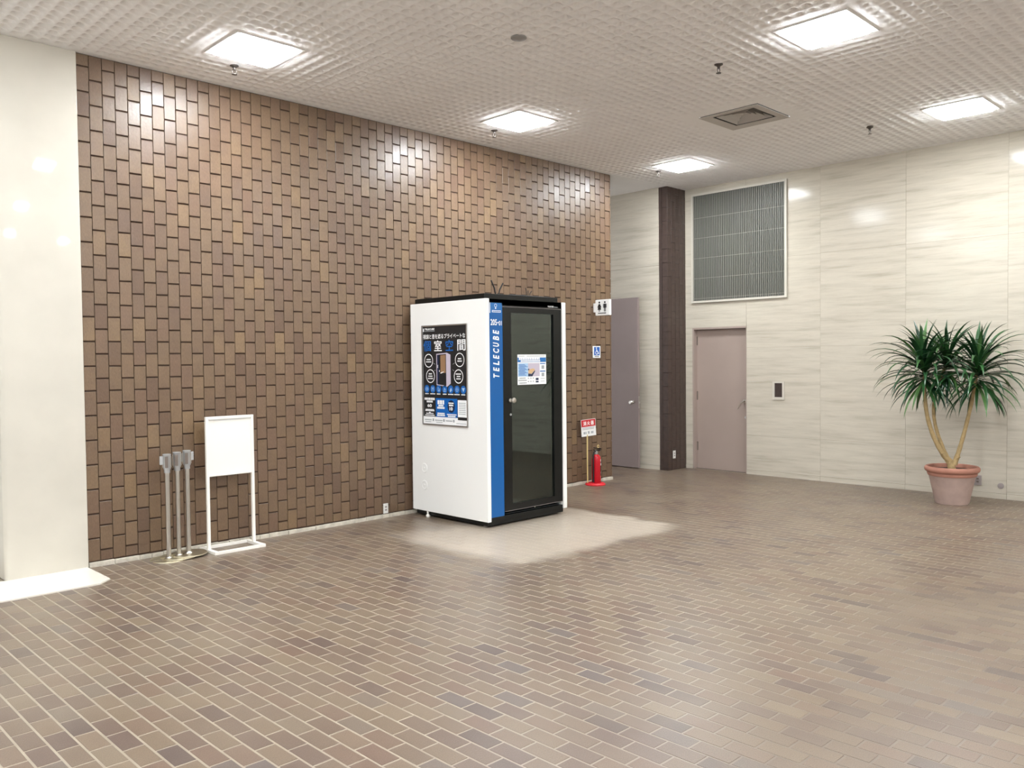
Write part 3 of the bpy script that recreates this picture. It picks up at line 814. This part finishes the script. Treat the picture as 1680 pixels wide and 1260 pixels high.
P(pf.polys('head_smallprint', bars(6.515, 6.575, 2.189, .006, 8), M_PGREY, None, .0008))
# roof clutter: two rods in a V and loose cable ends
ay = -.80
P(tube('antenna_rod', [(6.10, ay, 2.30), (6.075, ay, 2.40), (6.03, ay, 2.478)], .0075, M_RUBBER))
P(tube('antenna_rod', [(6.125, ay, 2.30), (6.15, ay, 2.38), (6.20, ay, 2.455)], .0075, M_RUBBER))
P(box('antenna_base', (6.06, ay - .05, 2.30), (6.17, ay + .05, 2.335), M_RUBBER, bev=.005))
for k, (x, y, dx, h_) in enumerate(((6.35, -1.0, -.01, .10), (6.375, -1.0, .0, .075), (6.40, -1.0, .03, .07))):
    P(tube('cable_end', [(x, y, 2.298), (x, y, 2.30 + h_ * .6), (x + dx, y, 2.30 + h_)], .004, M_RUBBER, None, 6))
P(tube('roof_cable', [(6.0, -1.1, 2.305), (6.2, -1.08, 2.310), (6.35, -1.1, 2.304), (6.5, -1.06, 2.309), (6.62, -1.1, 2.304)], .006, M_RUBBER, None, 6))

# ---- poster on the side of the booth
PY0, PY1, PZ0, PZ1 = -.262, -.982, .978, 2.012
g = empty('poster', (bx0, (PY0 + PY1) / 2, PZ0)); tag(g, 'framed black and blue advertising poster on the white side of the booth', 'poster')
t = .014
put(g, boxes('frame', [((bx0 - .014, PY1, PZ0), (bx0 - .0004, PY1 + t, PZ1)), ((bx0 - .014, PY0 - t, PZ0), (bx0 - .0004, PY0, PZ1)),
                       ((bx0 - .014, PY1 + t, PZ0), (bx0 - .0004, PY0 - t, PZ0 + t)), ((bx0 - .014, PY1 + t, PZ1 - t), (bx0 - .0004, PY0 - t, PZ1))], M_ALU))
sheet = put(g, box('sheet', (bx0 - .006, PY1 + t, PZ0 + t), (bx0 - .0006, PY0 - t, PZ1 - t), M_PWHITE))
pw, ph = .72, 1.034
pp = Print((bx0 - .006, PY0, PZ1), (0, -1, 0), (0, 0, 1))     # u to the right, v up from the top edge (negative down)
X_ = lambda x: (x - 90) * pw / 468.0
Y_ = lambda y: -(y - 150) / 1030.0 * ph
def PR(x0, y0, x1, y1): return rect(X_(x0), Y_(y1), X_(x1), Y_(y0))
L1, L2, L3, L4 = .0006, .0011, .0016, .0021
S(sheet, pp.polys('black_field', [PR(100, 162, 547, 1092)], M_PBLACK, None, L1))
S(sheet, pp.polys('blue_field', [PR(230, 900, 452, 1092)] + [disc(X_(138 + 62.5 * k), Y_(808), .041) for k in range(7)], M_PBLUE, None, L2))
S(sheet, pp.polys('logo_mark', [PR(104, 182, 114, 214)], M_PWHITE, None, L2))
S(sheet, pp.text('logo_lettering', [('TELECUBE', X_(122), Y_(200), .020, .16, 0, 0, .03)], M_PWHITE, None, L2))
S(sheet, pp.polys('logo_smallprint', bars(X_(122), X_(228), Y_(214), .007, 2), M_PGREY, None, L2))
S(sheet, pp.text('headline', [('視線と音を遮るプライベートな', X_(104), Y_(292), .050, X_(537) - X_(104), 0, 0, .012)], M_PWHITE, None, L2))
for ch, xa, xb, mm in (('個', 106, 186, M_PBLUE), ('室', 220, 300, M_PWHITE), ('空', 340, 416, M_PBLUE), ('間', 458, 540, M_PWHITE)):
    S(sheet, pp.text('big_character', [(ch, X_(xa), Y_(418), .112, X_(xb) - X_(xa), 0, 0, .012)], mm, None, L2))
rg = []
for x, y in ((160, 515), (480, 510), (177, 675), (467, 675)): rg += ring(X_(x), Y_(y), .071, .0085)
for x, y, rws in ((160, 515, 2), (480, 510, 2), (177, 675, 3), (467, 675, 3)):
    for q in range(rws):
        hw = .026 + .008 * ((q * 7 + int(x)) % 3)
        rg += bars(X_(x) - hw, X_(x) + hw, Y_(y) - .006 + .024 * ((rws - 1) / 2 - q), .012, int(x) + q)
S(sheet, pp.polys('round_callouts', rg, M_PWHITE, None, L2))
S(sheet, pp.polys('callout_ticks', [line(X_(205), Y_(538), X_(228), Y_(552), .004), line(X_(433), Y_(538), X_(410), Y_(554), .004), line(X_(218), Y_(622), X_(232), Y_(610), .004), line(X_(424), Y_(622), X_(408), Y_(606), .004)], M_PGREY, None, L2))
def quad(*p): return [(X_(x), Y_(y)) for x, y in p]
S(sheet, pp.polys('booth_picture_shell', [quad((242, 766), (350, 782), (350, 436), (242, 446)), quad((350, 782), (388, 748), (388, 456), (350, 436))], M_PLIL, None, L2))
S(sheet, pp.polys('booth_picture_door', [quad((250, 758), (343, 770), (343, 448), (250, 456))], M_PBLACK, None, L3))
S(sheet, pp.polys('booth_picture_stripe', [quad((250, 758), (268, 760), (268, 454), (250, 456))], M_PNAVY, None, L4))
S(sheet, pp.polys('booth_picture_inside', [quad((285, 640), (338, 640), (338, 456), (285, 462))], M_PBRWN, None, L4))
S(sheet, pp.polys('booth_picture_light', [quad((282, 640), (316, 626), (318, 634), (288, 648)), quad((254, 590), (259, 590), (259, 560), (254, 560)), quad((270, 630), (276, 630), (276, 612), (270, 612))], M_PWHITE, None, L4 + .0004))
ic = []
for k in range(7):
    x = 138 + 62.5 * k; u, v = X_(x), Y_(808)
    if k == 0: ic += ring(u, v, .021, .005, 16) + [rect(u - .012, v - .004, u + .012, v + .004)]
    elif k == 1: ic += [rect(u - .018, v - .02, u - .010, v + .024), rect(u + .008, v - .02, u + .016, v + .024), rect(u - .012, v + .004, u + .010, v + .010)]
    elif k == 2: ic += [rect(u - .012, v - .022, u - .004, v + .022), rect(u - .012, v - .022, u + .018, v - .014), rect(u + .010, v - .018, u + .018, v + .008)]
    elif k == 3: ic += [rect(u - .020, v - .022, u + .018, v - .014), rect(u - .018, v - .004, u + .018, v + .002), [(u - .018, v + .02), (u + .004, v - .002), (u + .012, v + .004)]]
    elif k == 4: ic += [[(u - .02, v - .012), (u + .02, v - .012), (u + .004, v + .022)], disc(u - .004, v - .016, .010, n=14)]
    elif k == 5: ic += ring(u, v, .022, .004, 18) + [rect(u - .002, v - .02, u + .002, v + .02), rect(u - .02, v - .002, u + .02, v + .002)]
    else: ic += [[(u - .024, v + .018), (u, v - .022), (u + .024, v + .018)]]
S(sheet, pp.polys('icons', ic, M_PALEB, None, L3))
sm = []
for k in range(7): sm += bars(X_(138 + 62.5 * k) - .03 - .012 * (k in (1, 4, 5)), X_(138 + 62.5 * k) + .03 + .012 * (k in (1, 4, 5)), Y_(862), .010, 40 + k)
for q, (y, hw, h_) in enumerate(((922, .085, .024), (948, .05, .020), (1026, .07, .010), (1038, .075, .012), (1056, .015, .010), (1066, .06, .010), (1084, .078, .010))):
    sm += bars(X_(167) - hw, X_(167) + hw, Y_(y), h_, 60 + q)
for q, (x, y, hw, h_) in enumerate(((285, 962, .055, .042), (285, 984, .04, .018), (285, 1008, .06, .020), (285, 1062, .058, .014), (285, 1082, .062, .016), (395, 1066, .075, .010), (395, 1086, .06, .014), (390, 952, .042, .012), (390, 976, .034, .016))):
    sm += bars(X_(x) - hw, X_(x) + hw, Y_(y), h_, 80 + q)
S(sheet, pp.polys('dark_disc', [disc(X_(390), Y_(980), .057, .064)], M_PNAVY, None, L3))
S(sheet, pp.polys('white_smallprint', sm, M_PWHITE, None, L4))
S(sheet, pp.text('numerals', [('60', X_(142), Y_(996), .034, .07, 0, 0, .03), ('10', X_(372), Y_(1020), .034, .05, 0, 0, .03)], M_PWHITE, None, L4))
S(sheet, pp.polys('phone_picture', [PR(456, 912, 548, 1092)], M_PWHITE, None, L3))
S(sheet, pp.polys('phone_bezel', [PR(456, 1082, 548, 1112)], M_PBLACK, None, L4))
gp = []
for q in range(7): gp += bars(X_(468), X_(535), Y_(945 + 18 * q), .007, 120 + q)
for q, (x0, x1) in enumerate(((112, 185), (196, 212), (222, 300), (306, 324), (334, 402), (408, 424))): gp += bars(X_(x0), X_(x1), Y_(1132 + (q % 2) * 6), .010 + .016 * (q % 2), 140 + q); 
for q, (x0, x1) in enumerate(((116, 180), (232, 300), (440, 540))): gp += bars(X_(x0), X_(x1), Y_(1150), .006, 160 + q)
S(sheet, pp.polys('grey_smallprint', gp, M_PGREY, None, L4))

# ---- notice on the glass door
nx0, nx1, nz0, nz1 = 5.985, 6.404, 1.392, 1.698
ny = fy + .016 - .0012
g = box('door_notice', (nx0, ny - .001, nz0), (nx1, ny + .0008, nz1), M_PWHITE); tag(g, 'white and blue instruction notice stuck on the booth glass door', 'notice')
pn = Print((nx0, ny - .001, nz0), (1, 0, 0), (0, 0, 1)); nw, nh = nx1 - nx0, nz1 - nz0
A = lambda x: (x - 40) / 835 * nw
B_ = lambda y: (1050 - y) / 840 * nh
def NR(x0, y0, x1, y1): return rect(A(x0), B_(y1), A(x1), B_(y0))
S(g, pn.polys('blue_band', [NR(40, 295, 870, 425), NR(690, 455, 850, 482), NR(690, 668, 850, 700)], M_LBLUE, None, .0004))
S(g, pn.polys('band_smallprint', bars(A(80), A(690), B_(360), .024, 5) + bars(A(130), A(700), B_(412), .015, 6), M_PWHITE, None, .0008))
S(g, pn.polys('pale_field', [NR(50, 450, 340, 825)], M_PALEB, None, .0004))
S(g, pn.polys('photo_field', [NR(340, 450, 680, 825)], M_PLIL, None, .0004))
S(g, pn.polys('photo_hand', [[(A(x), B_(y)) for x, y in ((345, 640), (470, 600), (520, 610), (540, 640), (440, 750), (350, 740))]], M_PSKIN, None, .0008))
S(g, pn.polys('photo_sleeve', [[(A(x), B_(y)) for x, y in ((340, 740), (440, 755), (535, 655), (545, 680), (460, 825), (340, 825))], disc(A(357), B_(630), .009)], M_PNAVY, None, .0008))
lb = []
for q in range(11): lb += bars(A(70) + .004 * (q % 3), A(250) + .02 * (q % 3), B_(500 + 29 * q), .006, 200 + q)
S(g, pn.polys('blue_smallprint', lb, M_PBLUE, None, .0008))
gb = []
for q, (x0, x1, y) in enumerate(((90, 270, 885), (60, 300, 945), (85, 300, 1020), (330, 370, 890), (400, 440, 890), (470, 510, 890), (330, 370, 980), (400, 440, 980), (470, 510, 980), (700, 830, 900), (700, 830, 975), (70, 240, 262), (300, 840, 262))): gb += bars(A(x0), A(x1), B_(y), .012 if q < 9 else .006, 230 + q)
S(g, pn.polys('grey_smallprint', gb + [NR(735, 520, 815, 620), NR(735, 730, 815, 830)], M_PGREY, None, .0008))
S(g, pn.polys('navy_box', [NR(560, 870, 645, 935), NR(560, 955, 645, 1000)], M_PNAVY, None, .0008))

# ================================================================== SIGNS
# projecting restroom sign
sx = 8.65
g = empty('restroom_sign', (sx, -.14, 2.3)); tag(g, 'white projecting restroom sign with two figures on the brick wall', 'sign')
put(g, box('plate', (sx - .02, -.275, 2.215), (sx + .02, -.03, 2.425), M_SIGNW, bev=.012))
put(g, box('bracket', (sx - .02, -.035, 2.26), (sx + .02, .002, 2.38), M_SIGNW, bev=.004))
ps = Print((sx - .02, -.03, 2.215), (0, -1, 0), (0, 0, 1))
fig = []
for u, fem in ((.072, 1), (.165, 0)):
    fig.append(disc(u, .172, .014, n=16))
    if fem: fig += [[(u - .012, .152), (u - .03, .075), (u + .03, .075), (u + .012, .152)], rect(u - .012, .05, u - .003, .075), rect(u + .003, .05, u + .012, .075), [(u - .012, .152), (u - .034, .108), (u - .026, .104), (u - .008, .14)], [(u + .012, .152), (u + .008, .14), (u + .026, .104), (u + .034, .108)]]
    else: fig += [rect(u - .02, .098, u + .02, .153), rect(u - .016, .05, u - .003, .098), rect(u + .003, .05, u + .016, .098), rect(u - .03, .1, u - .022, .15), rect(u + .022, .1, u + .03, .15)]
put(g, ps.polys('figures', fig, M_PBLACK, None, .0006))
put(g, ps.polys('caption', bars(.05, .19, .024, .014, 300), M_PBLACK, None, .0006))
# wheelchair sign
g = empty('accessible_sign', (8.68, 0, 1.66)); tag(g, 'small blue wheelchair sign with white border on the brick wall', 'sign')
put(g, box('plate', (8.603, -.012, 1.658), (8.755, -.0005, 1.815), M_SIGNW, bev=.004))
ps = Print((8.603, -.012, 1.658), (1, 0, 0), (0, 0, 1))
put(g, ps.polys('blue_field', [rect(.018, .034, .134, .145)], M_SIGNB, None, .0006))
wc = ring(.072, .072, .029, .008, 20)[8:] + [disc(.066, .130, .010, n=14), line(.066, .118, .068, .085, .011), line(.066, .085, .096, .085, .010), line(.096, .088, .108, .055, .010), line(.105, .054, .118, .058, .008), line(.067, .103, .09, .103, .008)]
put(g, ps.polys('wheelchair_figure', wc, M_PWHITE, None, .0011))
put(g, ps.polys('caption', bars(.03, .122, .014, .010, 301), M_PBLACK, None, .0006))

# ================================================================== FIRE EXTINGUISHER AND STAND
ex, ey = 8.455, -.155
g = empty('extinguisher_stand', (ex, ey, 0)); tag(g, 'red floor stand with cream pole and fire extinguisher notice board', 'sign stand')
lathe('base', [(0, 0), (.132, 0), (.134, .012), (.12, .026), (.085, .034), (.08, .03), (0, .03)], M_REDB, g, 32)
tube('pole', [(-.082, .06, .02), (-.082, .062, .4), (-.08, .063, .66)], .009, M_YEL, g)
mt = Matrix.Translation((-.062, .056, .75)) @ Matrix.Rotation(R(-4), 4, 'Y') @ Matrix.Rotation(R(-14), 4, 'Z')
bd = box('board', (-.115, -.003, -.11), (.115, .003, .11), M_SIGNW, g, mat4=mt)
rot = mt.to_3x3()
pe = Print(mt @ Vector((-.115, -.003, -.11)), rot @ Vector((1, 0, 0)), rot @ Vector((0, 0, 1)))
def PS(o): o.parent = bd; return o
PS(pe.polys('red_field', [rect(.004, .125, .226, .216)], M_REDP, None, .0006))
PS(pe.text('board_lettering', [('消', .032, .142, .055, .05, 0, 0, .02), ('火', .092, .142, .055, .05, 0, 0, .02), ('器', .152, .142, .055, .05, 0, 0, .02)], M_PWHITE, None, .0012))
PS(pe.polys('board_smallprint', bars(.015, .21, .105, .009, 310) + bars(.015, .2, .088, .009, 311) + bars(.03, .08, .03, .03, 312) + bars(.10, .13, .03, .035, 313) + bars(.15, .19, .03, .03, 314), M_PGREY, None, .0008))
g = empty('fire_extinguisher', (ex + .012, ey - .01, .031)); tag(g, 'red fire extinguisher with black hose standing against the brick wall', 'extinguisher')
lathe('cylinder', [(0, 0), (.056, 0), (.06, .006), (.06, .30), (.055, .335), (.04, .358), (.02, .37), (.0, .37)], M_RED, g, 28)
lathe('neck', [(.0, .365), (.021, .365), (.021, .4), (.016, .402), (.016, .425), (0, .425)], M_STEELD, g, 18)
bm = bmesh.new(); box_bm(bm, (-.012, -.07, .418), (.012, .045, .430), .003); box_bm(bm, (-.010, -.075, .445), (.010, .04, .456), .003)
finish(bm, 'lever', M_RUBBER, g)
bm = bmesh.new(); tube_bm(bm, [(.018 * math.cos(2 * math.pi * k / 14) + .004, -.03, .474 + .018 * math.sin(2 * math.pi * k / 14)) for k in range(14)], .004, 6)
finish(bm, 'pull_ring', M_YEL, g, True)
tube('hose', [(-.015, 0, .412), (-.05, -.005, .405), (-.072, -.01, .36), (-.074, -.012, .25), (-.072, -.01, .12), (-.07, -.008, .05)], .010, M_RUBBER, g)
lathe('nozzle', [(0, 0), (.014, 0), (.014, .004), (.008, .06), (0, .06)], M_RUBBER, g, 14, (-.07, -.008, .012))
# label: curved patch on the cylinder, facing the lobby
def patch(a0, a1, z0, z1, r_, n=10):
    V, F = [], []
    for k in range(n + 1):
        a = a0 + (a1 - a0) * k / n
        V += [(r_ * math.cos(a), r_ * math.sin(a), z0), (r_ * math.cos(a), r_ * math.sin(a), z1)]
    for k in range(n): F.append((2 * k, 2 * k + 2, 2 * k + 3, 2 * k + 1))
    me = bpy.data.meshes.new('label'); me.from_pydata(V, [], F); me.update(); return me
link('label', patch(R(-80), R(-20), .09, .27, .0606), M_RUBBER, g)
link('label_disc', patch(R(-78), R(-42), .275, .305, .0608), M_PWHITE, g)
link('label_disc', patch(R(-74), R(-46), .225, .258, .0612), M_PWHITE, g)
link('label_text', patch(R(-70), R(-30), .12, .145, .0612), M_PGREY, g)

# ================================================================== STANCHIONS
def stanchion(x, y, z, label, arm):
    g = empty('stanchion', (x, y, z)); tag(g, label, 'stanchion', 'belt barrier posts beside the signboard')
    # disc base with a slot so the posts nest
    bm = bmesh.new(); r_ = .15; sw_ = .03
    pts = []; a0 = math.asin(sw_ / r_)
    for k in range(41):
        a = -math.pi + a0 + (2 * math.pi - 2 * a0) * k / 40
        pts.append((r_ * math.cos(a), r_ * math.sin(a)))
    pts += [(-.052, sw_), (-.040, .012), (-.040, -.012), (-.052, -sw_)]
    lo = [bm.verts.new((p[0], p[1], 0)) for p in pts]; hi = [bm.verts.new((p[0] * .985, p[1] * .985, .008)) for p in pts]
    n = len(pts)
    for k in range(n): bm.faces.new((lo[k], lo[(k + 1) % n], hi[(k + 1) % n], hi[k]))
    bm.faces.new(lo[::-1]); bm.faces.new(hi)
    finish(bm, 'base', M_BRASS, g)
    lathe('collar', [(0, .007), (.034, .007), (.03, .014), (.022, .022), (.019, .024), (0, .024)], M_STEEL, g, 24)
    lathe('post', [(0, .01), (.019, .01), (.019, .745), (0, .745)], M_STEEL, g, 24)
    lathe('head', [(0, .730), (.0245, .730), (.0245, .755), (.031, .768), (.031, .872), (.0335, .875), (.0335, .888), (0, .889)], M_STEELD, g, 28)
    for k in range(4):
        a = math.pi / 4 + k * math.pi / 2 + .3
        c, s = math.cos(a), math.sin(a)
        mt = Matrix.Rotation(a, 4, 'Z')
        box('belt_slot', (.026, -.012, .775), (.0355, .012, .868), M_STEEL if k % 2 else M_HINGE, g, bev=.002, mat4=mt)
    if arm:
        box('belt_clip', (.030, -.010, .80), (.058, .010, .872), M_STEELD, g, bev=.003, mat4=Matrix.Rotation(arm, 4, 'Z'))
stanchion(2.862, -.185, .0, 'steel belt barrier post, the one closest to the marble column', math.pi - .2)
stanchion(2.950, -.178, .0085, 'steel belt barrier post standing between two others', 0.4)
stanchion(3.036, -.176, .017, 'steel belt barrier post with side clip, closest to the signboard', .1)

# ================================================================== SIGNBOARD
by = -.17
g = empty('signboard', (3.43, by, 0)); tag(g, 'blank white freestanding signboard against the brick wall', 'signboard')
X0, X1 = 3.205, 3.652; t = .026; ZT = 1.178
put(g, box('post', (X0, by - t / 2, .025), (X0 + t, by + t / 2, ZT), M_WPAINT, bev=.003))
put(g, box('post', (X1 - t, by - t / 2, .025), (X1, by + t / 2, ZT), M_WPAINT, bev=.003))
put(g, box('top_rail', (X0 + t, by - t / 2, ZT - t), (X1 - t, by + t / 2, ZT), M_WPAINT, bev=.003))
put(g, box('bottom_rail', (X0 + t, by - t / 2, .655), (X1 - t, by + t / 2, .655 + .018), M_WPAINT, bev=.003))
# slightly sagging sheet in the frame
bm = bmesh.new(); nx_, nz_ = 14, 16; vv = {}
za, zb = .665, ZT - t - .004
for i in range(nx_ + 1):
    for j in range(nz_ + 1):
        u, v = i / nx_, j / nz_
        sag = (.014 * math.exp(-((u - .42) / .25) ** 2)) * max(0, (v - .93) / .07)
        yy = by - .006 + .005 * math.sin(u * 5.1) * max(0, v - .8) * 5 * .5
        vv[i, j] = bm.verts.new((X0 + t + u * (X1 - X0 - 2 * t), yy, za + v * (zb - za) - sag))
for i in range(nx_):
    for j in range(nz_): bm.faces.new((vv[i, j], vv[i + 1, j], vv[i + 1, j + 1], vv[i, j + 1]))
put(g, finish(bm, 'sheet', M_WPAINT, None, True))
put(g, box('backing_board', (X0 + t, by + .001, .66), (X1 - t, by + .006, ZT - t), M_SIGNW))
Y0, Y1 = -.345, -.035
put(g, boxes('base_frame', [((X0 - .012, Y0, 0), (X0 + t, Y1, .026)), ((X1 - t, Y0, 0), (X1 + .012, Y1, .026)), ((X0 + t, Y0, 0), (X1 - t, Y0 + t, .026)), ((X0 + t, Y1 - t, 0), (X1 - t, Y1, .026))], M_WPAINT, bev=.002))

# ================================================================== POTTED PLANT
px, py = 10.03, -3.99
g = empty('potted_plant', (px, py, 0)); tag(g, 'tall dracaena with arching green leaves in a terracotta pot', 'potted plant')
pot = lathe('pot', [(0, .0), (.165, 0), (.172, .012), (.238, .325), (.242, .33), (.242, .34)], M_TERRAB, g, 40)
rim = lathe('rim', [(.242, .31), (.252, .33), (.25, .345), (.258, .35), (.274, .362), (.28, .38), (.276, .402), (.262, .414), (.245, .41), (.232, .39), (.228, .33)], M_TERRA, pot, 40)
lathe('soil', [(.232, .372), (.18, .378), (.1, .383), (0, .385)], M_SOIL, g, 28)
# the plant spreads along the view's width (mostly along -y) and a little towards the room
def W_(s, dpt, z): # s: metres to the right in the photograph, dpt: metres towards the camera
    return Vector((.31 * s - .95 * dpt, -.95 * s - .31 * dpt, z))
trunks = [
    ([W_(0, 0, .36), W_(-.02, 0, .45), W_(-.10, .01, .56), W_(-.20, .02, .78), W_(-.265, .03, 1.08), W_(-.285, .03, 1.56)], [.046, .038, .026, .023, .021, .016]),
    ([W_(-.03, -.02, .46), W_(-.09, -.05, .60), W_(-.17, -.09, .86), W_(-.18, -.06, 1.14), W_(-.05, -.05, 1.60)], [.028, .021, .018, .016, .014]),
    ([W_(.02, .0, .43), W_(.06, .0, .56), W_(.12, .01, .80), W_(.19, .02, 1.14), W_(.25, .02, 1.54)], [.034, .024, .021, .019, .015])]
tops = []
tr_obj = []
for pts, rad in trunks:
    # smooth the path
    fine, rf = [], []
    for k in range(len(pts) - 1):
        p0 = pts[max(k - 1, 0)]; p1 = pts[k]; p2 = pts[k + 1]; p3 = pts[min(k + 2, len(pts) - 1)]
        for q in range(6):
            tt = q / 6
            fine.append(.5 * ((2 * p1) + (p2 - p0) * tt + (2 * p0 - 5 * p1 + 4 * p2 - p3) * tt ** 2 + (3 * p1 - p0 - 3 * p2 + p3) * tt ** 3))
            rf.append((rad[k] * (1 - tt) + rad[k + 1] * tt) * (1 + .06 * math.sin(len(rf) * 1.9)))
    fine.append(pts[-1]); rf.append(rad[-1])
    tr_obj.append(tube('trunk', fine, rf, M_BARK, g, 12)); tops.append(pts[-1])
# pruned stub near the fork
tube('branch_stub', [W_(-.03, .02, .47), W_(-.075, .045, .52), W_(-.09, .05, .555)], [.02, .018, .015], M_BARK, g, 10)
tube('branch_stub', [W_(.04, .02, .50), W_(.075, .03, .525)], [.016, .013], M_BARK, g, 10)

def leaf_mesh(e0, droop, L, wd):
    """ribbon starting at the origin at elevation e0 and bending over towards +x"""
    n = 9; V, F = [], []; p = Vector((0, 0, 0)); e = e0
    for k in range(n + 1):
        tt = k / n
        w_ = wd * (0.55 + 1.1 * tt if tt < .35 else 1.0 * (1 - ((tt - .35) / .65) ** 1.8) * .935 + .002)
        dirx = Vector((math.cos(e), 0, math.sin(e))); nor = Vector((-math.sin(e), 0, math.cos(e)))
        V += [tuple(p + Vector((0, -w_ / 2, 0)) + nor * (w_ * .22)), tuple(p), tuple(p + Vector((0, w_ / 2, 0)) + nor * (w_ * .22))]
        p = p + dirx * (L / n)
        e -= droop * (0.35 + 1.5 * tt) / n
    for k in range(n):
        a = 3 * k
        F += [(a, a + 3, a + 4, a + 1), (a + 1, a + 4, a + 5, a + 2)]
    me = bpy.data.meshes.new('leaf'); me.from_pydata(V, [], F)
    for q in me.polygons: q.use_smooth = True
    me.materials.append(M_LEAF); me.update(); return me
LV = [leaf_mesh(R(e), R(dr), L, wd) for e, dr, L, wd in
      ((84, 34, .50, .048), (70, 62, .58, .050), (56, 82, .64, .050), (42, 94, .68, .049), (28, 96, .68, .048), (12, 88, .65, .047), (-8, 68, .58, .045), (-32, 48, .50, .042))]
rl = random.Random(17)
CR_ = [(tops[0], tr_obj[0], 106, 1.0), (tops[1] + Vector((0, 0, .02)), tr_obj[1], 86, .86), (tops[2], tr_obj[2], 104, .98)]
for top, tro, cnt, sc in CR_:
    for k in range(cnt):
        f = (k + .5) / cnt
        vi = min(7, int(f ** .74 * 8))
        az = k * 2.39996 + rl.uniform(-.25, .25)
        o = bpy.data.objects.new('leaf', LV[vi]); coll.objects.link(o); o.parent = tro
        h_ = top.z + .01 - .24 * f + rl.uniform(-.015, .015)
        o.location = (top.x + .01 * math.cos(az), top.y + .01 * math.sin(az), h_)
        s = sc * rl.uniform(.84, 1.08)
        room = XM - .05 - (px + top.x); reach = (.14, .34, .47, .55, .57, .56, .53, .44)[vi]
        if math.cos(az) > .05: s = min(s, room / (reach * math.cos(az)) * .94)
        o.rotation_euler = (rl.uniform(-.14, .14), rl.uniform(-.13, .13), az)
        o.scale = (s, s * rl.uniform(.9, 1.1), s)
